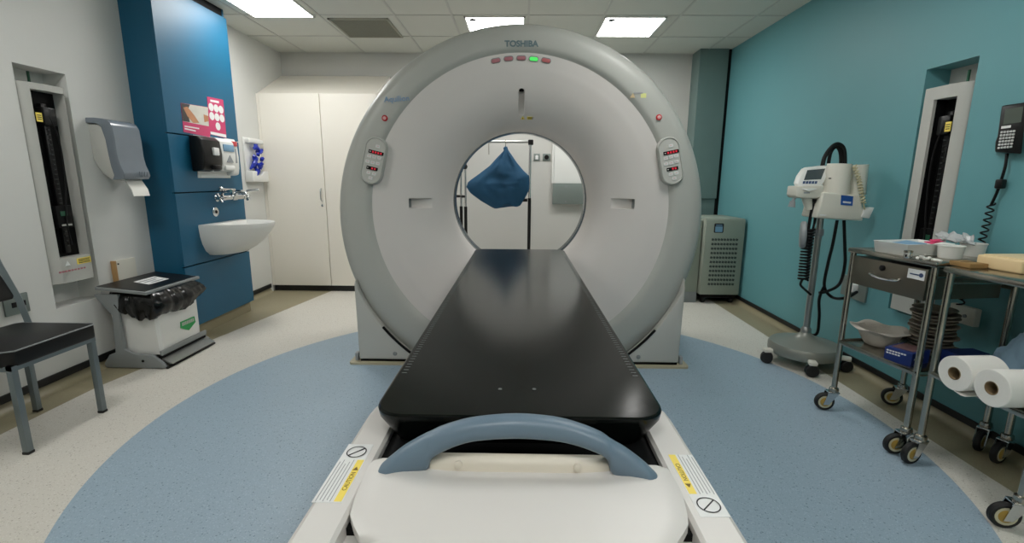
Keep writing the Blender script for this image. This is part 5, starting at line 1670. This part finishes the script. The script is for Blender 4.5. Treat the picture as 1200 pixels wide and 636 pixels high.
# lower shelf of the second trolley
for (px, py, z, r_, lab, tail) in ((1119, 439, 0.066, 0.062, 'white paper roll with a loose end, left of two on the second trolley', True), (1160, 456, 0.064, 0.062, 'white paper roll nearest the right edge, right of two on the second trolley', False)):
    p = at(px, py, 'z', ZS2 + z)
    c = Vector((p.x, p.y + (0.003 if tail else -0.004), ZS2 + r_ + 0.008))
    ax = Vector((1, 0.08 if tail else 0.02, 0)).normalized()
    t = thing('paper_roll', lab, 'paper roll', c, group='paper rolls on the second trolley')
    b = B(); ln = 0.145
    b.lathe([(r_ * 0.36, 0.0), (r_ * 0.97, 0.0), (r_, 0.002), (r_, ln - 0.002), (r_ * 0.97, ln), (r_ * 0.36, ln), (r_ * 0.36, ln - 0.001), (r_ * 0.36, 0.001)], c, ax, 40, (False, False)); rl = obj('roll', b, 'paper', t, smooth=40)
    b = B(); b.lathe([(r_ * 0.33, -0.001), (r_ * 0.37, -0.001), (r_ * 0.37, ln + 0.001), (r_ * 0.33, ln + 0.001), (r_ * 0.33, -0.001)], c, ax, 28, (False, False)); obj('core', b, 'core', t, smooth=40)
    if tail:
        n_ = Vector((-ax.y, ax.x, 0))
        b = B(); pts_ = [c + Vector((0, 0, -r_ + 0.001)) - n_ * 0.01, c + Vector((0, 0, -r_ - 0.004)) - n_ * 0.035, c + Vector((0, 0, -r_ - 0.002)) - n_ * 0.05]
        b.loft([[q for q in pts_] + [q - Vector((0, 0, 0.0015)) for q in reversed(pts_)], [q + ax * 0.13 for q in pts_] + [q + ax * 0.13 - Vector((0, 0, 0.0015)) for q in reversed(pts_)]]); obj('loose_end', b, 'paper', t, smooth=30)

t = thing('folded_cloth', 'heap of pale blue fabric behind the paper rolls on the second trolley', 'cloth', (1.885, 1.655, ZS2))
b = B()
rings = []
NK = 48
for j in range(15):
    v = j / 14
    ring = []
    for k in range(NK):
        a = 2 * PI * k / NK
        rr = 1 - 0.55 * v ** 2.2
        nz = noise.noise(Vector((math.cos(a) * 2.2, math.sin(a) * 2.2, v * 3))) + 0.6 * noise.noise(Vector((math.cos(a) * 5 + v * 3, math.sin(a) * 5, v * 6)))
        ring.append(Vector((1.885 + 0.085 * rr * math.cos(a) * (1 + 0.22 * nz), 1.672 + 0.115 * rr * math.sin(a) * (1 + 0.18 * nz), ZS2 + 0.002 + 0.21 * v * (1 + 0.12 * math.sin(a + 2.6)) + (0.014 * nz if j else 0))))
    rings.append(ring)
b.loft(rings); obj('fabric', b, 'cloth', t, smooth=60)
t = thing('glove_carton', 'dark navy carton at the right end of the drawer trolley shelf, behind the front legs', 'carton', (1.915, 1.96, ZS1))
rc = Matrix.Rotation(0.12, 3, 'Z')
cc = Vector((1.915, 1.96, ZS1))
b = B(); b.box(cc + Vector((0, 0, 0.028)), (0.15, 0.07, 0.055), 0.0015, rc); k = obj('box', b, 'glove', t, smooth=0)
b = B()
for q in range(7):
    b.box(cc + rc @ Vector((-0.055 + q * 0.016, -0.0352, 0.034)), (0.010, 0.001, 0.007), 0, rc)
obj('carton_lettering', b, 'sheetb', k, smooth=0)

for o in list(COL.objects):
    if o.parent is None and 'category' in o and 'group' not in o:
        g = {'steel_trolley': 'steel trolleys by the teal wall', 'wall_laser_housing': 'laser units in the wall niches', 'plastic_tub': 'white plastic tubs on the trolley', 'soap_dispenser': 'soap dispensers above the wash basin', 'glove_carton': 'navy cartons on the trolley shelf', 'poster': 'posters on the blue panel'}.get(o.name.split('.')[0])
        if g:
            o['group'] = g

# ---------------------------------------------------------------- world and view
w = bpy.data.worlds.new('room_ambient')
S.world = w
w.use_nodes = True
w.node_tree.nodes['Background'].inputs[0].default_value = (0.8, 0.85, 0.85, 1)
w.node_tree.nodes['Background'].inputs[1].default_value = 0.0
S.view_settings.view_transform = 'Standard'
S.view_settings.look = 'None'
S.view_settings.gamma = 1.0
S.view_settings.use_curve_mapping = False
S.view_settings.exposure = 0.45
S.cycles.max_bounces = 10
S.cycles.diffuse_bounces = 6
S.cycles.use_denoising = True
